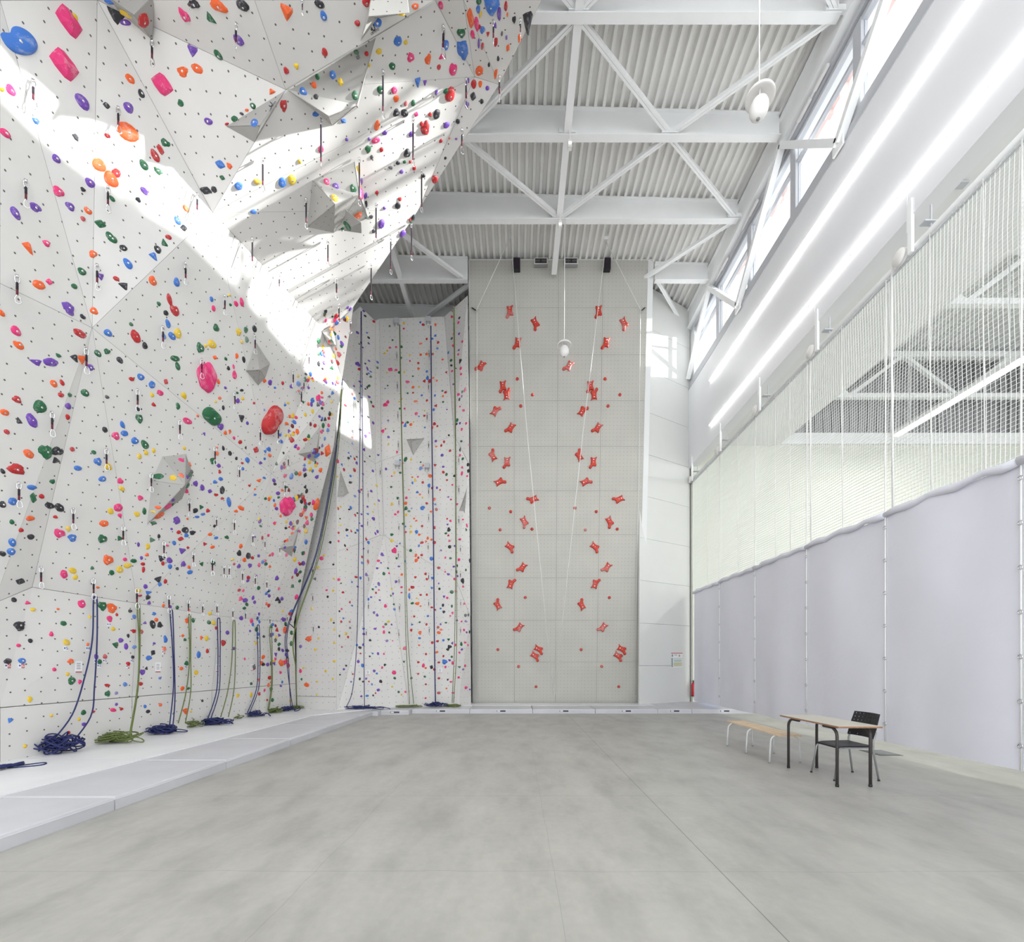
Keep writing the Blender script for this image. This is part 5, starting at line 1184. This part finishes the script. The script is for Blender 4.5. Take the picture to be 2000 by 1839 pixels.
for (x, y, ln, q, n) in Q:
    best = None
    for (nm_, lx, ly) in sorted(LQ, key=lambda L: (L[1]-x)**2+(L[2]-y)**2):
        s = sector(x-lx, y-ly)
        same = sorted(((u[0]-lx)**2+(u[1]-ly)**2, u[0], u[1]) for u in Q if sector(u[0]-lx, u[1]-ly) == s)
        k = same.index(((x-lx)**2+(y-ly)**2, x, y))
        if k < 12 and (best is None or k < best[0]-2): best = (k, nm_, s)
        if best and best[0] < 3: break
    L_ = ln*q.y/F                     # real length
    hang = q + n*.05
    r = thing('quickdraw', '%s quickdraw with dark sling, the %s one %s %s' % ('long' if L_ > .55 else 'short', NTH[best[0]], best[2], best[1]), 'quickdraw', hang, 'quickdraws clipped to the walls')
    s = L_/.345
    r.rotation_euler = (0, 0, math.atan2(n.x, -n.y)*.5)
    wide = min(s, 1.5)
    link('hanger', hg1, r)
    for me in (cb1, sl1, sl2, cb2):
        o = link(me.name.split('.')[0], me, r)
        if s > 1.5:                  # long extender: stretch only the webbing
            if me is sl1: o.scale = (1.1, 1.1, (L_-.17-.12)/.09*.62+.0); o.location = (0, 0, .08*(o.scale[2]-1))
            elif me is sl2: o.scale = (1.1, 1.1, 1.2); o.location = (0, 0, -(L_-.345)+.235*.2)
            elif me is cb2: o.location = (0, 0, -(L_-.345))
        else: o.scale = (wide, wide, s)
    if s > 1.5:
        for o in r.children:
            if o.data is sl1:
                top, bot = -.08, -(L_-.345)-.17; k = (top-bot)/.09; o.scale[2] = k; o.location.z = top + .08*k
# ---------------------------------------------------------------- climbing ropes and coils
def coil(r, c, wx, wy, hh, m, seed, turns=16, rad=.011):
    rr = random.Random(seed)
    for k in range(turns):
        cx, cy = rr.gauss(0, wx*.30), rr.gauss(0, wy*.25); a, b = wx*rr.uniform(.12, .45), wy*rr.uniform(.25, .5); ph = rr.uniform(0, 6.3); tl = rr.uniform(-.5, .5)
        zc = hh*rr.uniform(.08, .75)*(1-min(1, abs(cx)/wx)); pts = []
        for j in range(14):
            t_ = 2*math.pi*j/14; x = a*math.cos(t_); y = b*math.sin(t_+.2)
            pts.append((cx+x*math.cos(tl)-y*math.sin(tl), cy+x*math.sin(tl)+y*math.cos(tl), max(rad, zc+hh*.45*math.sin(t_*rr.choice([1,1,2])+ph))))
        MB_ = MB().tube([Vector(p)+c for p in pts], rad, 5, closed=True)
        r.v_ = None
        yield MB_
MT = .165
def matpt(px, py, z=MT): return P(px, py, (EYE-z)*F/(py-CY))
def rope(lab, m, lines, pile, seed, hgt=.16, turns=18, rad=.011):
    base = matpt(pile[0], pile[1])
    hq, hn = hit(pile[0], pile[1]-14)
    if pile[0] > 590 and hq is not None and hq.y - .2 < base.y: base = Vector(((pile[0]-CX)*(hq.y-.2)/F, hq.y-.2, .152))
    lines = [[P(p[1], p[2], min([base.y - .02] + [h_[0].y - .10 for h_ in [hit(p[1], p[2])] if h_[0] is not None])) if isinstance(p, tuple) and p[0] == 'end' else p for p in ln] for ln in lines]
    r = thing('climbing_rope', lab, 'rope', base, 'ropes hanging on the climbing walls')
    for ln in lines:
        pts = []
        P3 = [Vector(p) for p in ln]
        for i in range(len(P3)-1):           # smooth through the points
            p0, p1, p2, p3 = P3[max(i-1,0)], P3[i], P3[i+1], P3[min(i+2, len(P3)-1)]
            for j in range(6):
                t_ = j/6; pts.append(.5*((2*p1)+(p2-p0)*t_+(2*p0-5*p1+4*p2-p3)*t_*t_+(3*p1-p0-3*p2+p3)*t_**3))
        pts.append(P3[-1])
        MB().tube([p-base for p in pts], rad, 6).build('strand', M[m], r)
    w = pile[2]*base.y/F
    mb = MB()
    rr = random.Random(seed)
    for k in range(turns):
        cx, cy = rr.gauss(0, w*.22), rr.gauss(0, .07); a, b = w*rr.uniform(.10, .30), rr.uniform(.04, .14); ph = rr.uniform(0, 6.3); tl = rr.uniform(-.4, .4)
        lift = hgt*rr.uniform(.0, .6)*max(0, 1-abs(cx)/(w*.6)); wob = rr.choice([1, 1, 2]); pts = []
        for j in range(16):
            t_ = 2*math.pi*j/16; x = a*math.cos(t_); y = b*math.sin(t_)
            pts.append(Vector((cx+x*math.cos(tl)-y*math.sin(tl), cy+x*math.sin(tl)+y*math.cos(tl), max(rad, lift+hgt*.38*(1+math.sin(t_*wob+ph))*.7+rad))))
        mb.tube(pts, rad, 5, closed=True)
    mb.build('coil', M[m], r)
    return r
def wp(px, py, off=.06):
    q, n = hit(px, py); return q + n*off
def loop(px, py, w, off=.08):        # little bight through the carabiner
    a, b, c = wp(px-w, py+8, off), wp(px, py, off), wp(px+w, py+8, off); return a, b, c
def hung(px, py, w, l, r_, off=.08):
    """one rope, two strands from a carabiner: l and r_ are pixel paths ending on the mat"""
    a, b, c = loop(px, py, w, off)
    def path(pp):
        out = []
        for (x, y, *k) in pp:
            out.append(('end', x, y) if k and k[0] else wp(x, y, .10))
        return out
    return [list(reversed(path(l)))+[a, b, c]+path(r_)]
rope('navy rope doubled from the leftmost low quickdraw, coil nearest the camera', 'blue', hung(178,1166,3.5,[(170,1250),(155,1320),(130,1395),(95,1455,1)],[(179,1250),(174,1340),(166,1400),(130,1463,1)]), (104,1470,92), 1, .30, 30)
rope('olive rope doubled, second from the left, with a wide flat coil', 'green', hung(263,1180,2.2,[(262,1260),(259,1340),(252,1440,1)],[(264,1260),(260,1345),(254,1440,1)]), (222,1450,98), 2, .17, 30)
rope('navy rope doubled, third from the left, coil beyond the first olive coil', 'blue', hung(328,1191,2.5,[(328,1260),(330,1340),(330,1425,1)],[(331,1260),(333,1360),(337,1425,1)]), (312,1433,76), 3, .17, 26)
rope('olive rope doubled, fourth from the left, in front of the third navy coil', 'green', hung(364,1200,2,[(362,1280),(355,1350),(348,1412,1)],[(364,1280),(364,1350),(362,1412,1)]), (359,1420,54), 4, .17, 24)
rope('navy rope doubled, fifth from the left', 'blue', hung(421,1207,2.6,[(418,1280),(415,1350),(404,1408,1)],[(422,1280),(420,1350),(410,1408,1)]), (414,1415,74), 5, .15, 24)
rope('olive rope doubled, sixth from the left, strands spreading to the left', 'green', hung(451,1211,2.2,[(445,1290),(437,1350),(431,1400,1)],[(452,1290),(449,1350),(446,1400,1)]), (446,1404,46), 6, .15, 22)
rope('navy rope doubled, seventh from the left', 'blue', hung(499,1220,2.4,[(497,1290),(494,1345),(483,1392,1)],[(501,1290),(498,1345),(487,1392,1)]), (491,1399,52), 7, .14, 22)
rope('olive rope doubled, eighth from the left, strands straight down', 'green', hung(523,1225,2,[(523,1290),(523,1340),(523,1386,1)],[(525,1290),(525,1340),(525,1386,1)]), (526,1392,44), 8, .14, 20)
def free(pts): return [p if isinstance(p, tuple) and p[0] == 'end' else (Vector(p) if not isinstance(p, tuple) else near(*p)) for p in pts]
def near(x, y, Y):
    q, n = hit(x, y)
    return P(x, y, min(Y, q.y-.12)) if q is not None else P(x, y, Y)
rope('navy rope slanting down from the overhang edge and bending at a carabiner', 'blue', [free([(668,740,12.8),(655,880,12.9),(617,1080,13.1),(562,1220,13.2),(560,1290,13.2),('end',572,1384)]), free([(669,740,12.8),(657,880,12.9),(619,1080,13.1),(564,1221,13.2),(564,1300,13.2),('end',568,1386)])], (558,1388,30), 9, .12, 16)
rope('olive rope slanting down beside the navy one and bending at a carabiner', 'green', [free([(668,760,12.9),(658,900,13.0),(625,1080,13.15),(577,1226,13.25),(577,1300,13.25),('end',579,1380)]), free([(667,760,12.9),(655,900,13.0),(622,1080,13.15),(576,1227,13.25),(578,1310,13.25),('end',580,1380)])], (578,1384,22), 10, .12, 14)
rope('navy rope doubled on the left face of the tower', 'blue', [free([(705,608,14.6),(703,850,14.2),(700,1100,13.9),(697,1250,13.8),(689,1345,13.7),('end',676,1381)]), free([(706,608,14.6),(708,850,14.2),(710,1100,13.95),(711,1300,13.9),('end',712,1378)])], (704,1380,66), 11, .10, 16)
rope('olive rope doubled on the left part of the tower centre, foot on a green coil', 'green', [free([(780,634,15.35),(784,850,15.05),(789,1050,14.75),(793,1250,14.5),('end',800,1374)]), free([(781,634,15.35),(785,850,15.05),(791,1050,14.75),(797,1250,14.5),('end',808,1374)])], (795,1376,52), 12, .05, 14)
rope('navy rope doubled on the right part of the tower centre', 'blue', [free([(841,636,15.4),(843,850,15.1),(846,1050,14.8),(848,1250,14.5),('end',850,1374)]), free([(842,636,15.4),(844,850,15.1),(847,1050,14.8),(849,1250,14.5),('end',851,1374)])], (852,1374,40), 13, .14, 16)
rope('olive rope doubled on the right face of the tower', 'green', [free([(886,600,14.9),(889,850,14.75),(890,1050,14.6),(888,1250,14.4),('end',883,1372)]), free([(887,600,14.9),(890,850,14.75),(891,1050,14.6),(892,1250,14.4),('end',886,1372)])], (885,1374,28), 14, .06, 14)
r = rope('flat navy rope bight lying on the white mat at the left edge of the picture', 'blue', [[matpt(-14,1502),matpt(20,1497),matpt(60,1492),matpt(88,1489),matpt(84,1493),matpt(50,1497),matpt(15,1499)]], (4,1502,34), 15, .05, 8)
# pulley boxes at the tower top and ledges
for i, (px, py, lab) in enumerate([(776.5, 631, 'grey pulley box at the tower top, left'), (838, 628, 'grey pulley box at the tower top, right'), (778.5, 907, 'grey steel box half-way up the tower, left'), (835.5, 912, 'grey steel box half-way up the tower, right')]):
    q, n = hit(px, py); r = thing('pulley_box', lab, 'bracket', q + n*.08)
    MB().box((-.08,-.07,-.08),(.08,.08,.08)).build('housing', M['alu'], r)
    for x in (-.06, .05): MB().tube([(x,-.04,-.08),(x,-.04,-.2)], .012, 5).build('arm', M['grey'], r)
    MB().tube(ring_pts(.02,.04,-.24), .007, 5, closed=True).build('carabiner', M['chrome'], r)
# slings that turn the slanted ropes
for i, (a, b) in enumerate([((545,1212),(560,1222)), ((566,1218),(576,1227))]):
    p, q = P(a[0],a[1],13.4), P(b[0],b[1],13.2)
    r = thing('wall_sling', ['dark sling drawing the slanting navy rope to the wall', 'dark sling drawing the slanting olive rope to the wall'][i], 'quickdraw', p)
    MB().tube([Vector(), q-p], .014, 5).build('sling', M['sling'], r)

# ---------------------------------------------------------------- route cards on the kick band
def lettering(body, size, loc, R, m, parent, nm_='lettering'):
    cu = bpy.data.curves.new(nm_, 'FONT'); cu.body = body; cu.size = size; cu.align_x = 'CENTER'; cu.align_y = 'CENTER'; cu.extrude = .0008; 
    tmp = bpy.data.objects.new('tmp', cu); me = bpy.data.meshes.new_from_object(tmp); bpy.data.objects.remove(tmp); me.materials.clear(); me.materials.append(m)
    o = link(nm_, me, parent); o.location = loc; o.rotation_mode = 'QUATERNION'; o.rotation_quaternion = R.to_quaternion(); return o
redink = mat('red_print', (.45,.02,.03), .6); blueink = mat('blue_print', (.05,.10,.35), .6)
CARDS = [(14,1300,12,9,'6',1,'white grade card under the black hold near the left edge'), (41,1300,12,9,'6',1,'white grade card under the blue hold near the left edge'),
 (128,1266,9,9,'5',0,'white grade card under the yellow hold left of the first rope'), (171,1266,8,9,'4',0,'white grade card between the strands of the first rope'),
 (187,1291,8,8,'5',0,'white grade card under the purple hold right of the first rope'), (204,1290,8,8,'5',0,'white grade card under the red hold right of the first rope'),
 (193,1300,8,7,'5',0,'white grade card under the small green hold right of the first rope'), (249,1301,7,8,'6',1,'white grade card left of the olive rope'), (257,1290,5,8,'5',0,'white grade card behind the olive rope'),
 (212,1219,8,7,'4',0,'white grade card under a pink hold below the green and orange pair'), (319,1273,6,8,'6',1,'white grade card left of the third rope'), (362,1302,4,7,'5',0,'white grade card behind the fourth rope'),
 (153,1302,14,23,'',2,'tall white route card with red foot beside the first rope'), (308,1303,11,20,'',2,'tall white route card with red foot left of the third rope'),
 (424,1304,6,15,'',2,'tall white route card beside the fifth rope'), (492,1303,6,12,'',2,'tall white route card beside the seventh rope'),
 (718.5,1313,8,10,'',2,'white route card low on the left face of the tower'), (859.5,1309,8,10,'',2,'white route card low on the tower centre')]
for (x, y, w, h, s, k, lab) in CARDS:
    pl = place(x, y, w, h); 
    if pl is None: continue
    q, m, sx, sy, n = pl
    R = m.to_4x4()
    r = thing('route_card', lab, 'card', q + n*.006, 'white cards on the climbing walls'); r.rotation_mode = 'QUATERNION'; r.rotation_quaternion = R.to_quaternion()
    MB().box((-sx,-sy,-.002),(sx,sy,.002)).build('card', M['paper'], r)
    flip = 1 if (m @ Vector((0,1,0))).z > 0 else -1
    if k == 2:
        MB().box((-sx*.9,flip*-sy*.95-.0 if flip > 0 else sy*.78,.002),(sx*.9,-sy*.78 if flip > 0 else sy*.95,.004)).build('red_band', redink, r)
        for j in range(4): MB().box((-sx*.6, flip*sy*(.6-.3*j)-.004,.002),(sx*.5, flip*sy*(.6-.3*j)+.004,.0035)).build('print_line', M['ink'], r)
    else:
        if k == 1: MB().box((0,-sy*.95,.002),(sx*.95,sy*.95,.003)).build('red_field', redink, r)
        lettering(s, sy*1.9, (sx*.45, 0, .004), Matrix.Identity(4) if flip > 0 else Matrix.Rotation(math.pi, 4, 'Z'), M['paper'] if k == 1 else blueink, r)
        MB().box((-sx*.8, -sy*.2,.002),(-sx*.25, sy*.5,.003)).build('emblem', blueink, r)

# maker's lettering on three volumes
for (x0, y0, x1, y1, lab) in ((527.5,216,538,200,0),(725.6,66,739,57,1),(694,113,704,108,2)):
    q0, n0 = hit(x0, y0); q1, n1 = hit(x1, y1)
    if q0 is None or q1 is None: continue
    vols = [o for o in COL.objects if o.name.startswith('wall_volume')]
    own = min(vols, key=lambda o: (o.location-q0).length)
    xa = (q1-q0); n0 = n0.normalized(); xa = (xa - n0*xa.dot(n0)); ln = xa.length; xa.normalize(); ya = n0.cross(xa)
    Rm_ = Matrix((xa, ya, n0)).transposed().to_4x4()
    lettering('UISTETO' if lab < 2 else 'ui', ln*.30 if lab < 2 else ln*.9, (q0+q1)/2 + n0*.004 - own.location, Rm_, M['ink'], own)
    if lab < 2:
        hk = [(q0+q1)/2 + n0*.004 + ya*ln*.33 + xa*(ln*.17*math.cos(a)) + ya*(ln*.2*math.sin(a)) for a in [math.pi + math.pi*k/8 for k in range(9)]]
        hk = [hk[0]+ya*ln*.16] + hk + [hk[-1]+ya*ln*.3]
        MB().tube([p-own.location for p in hk], .006, 4).build('emblem', M['ink'], own)
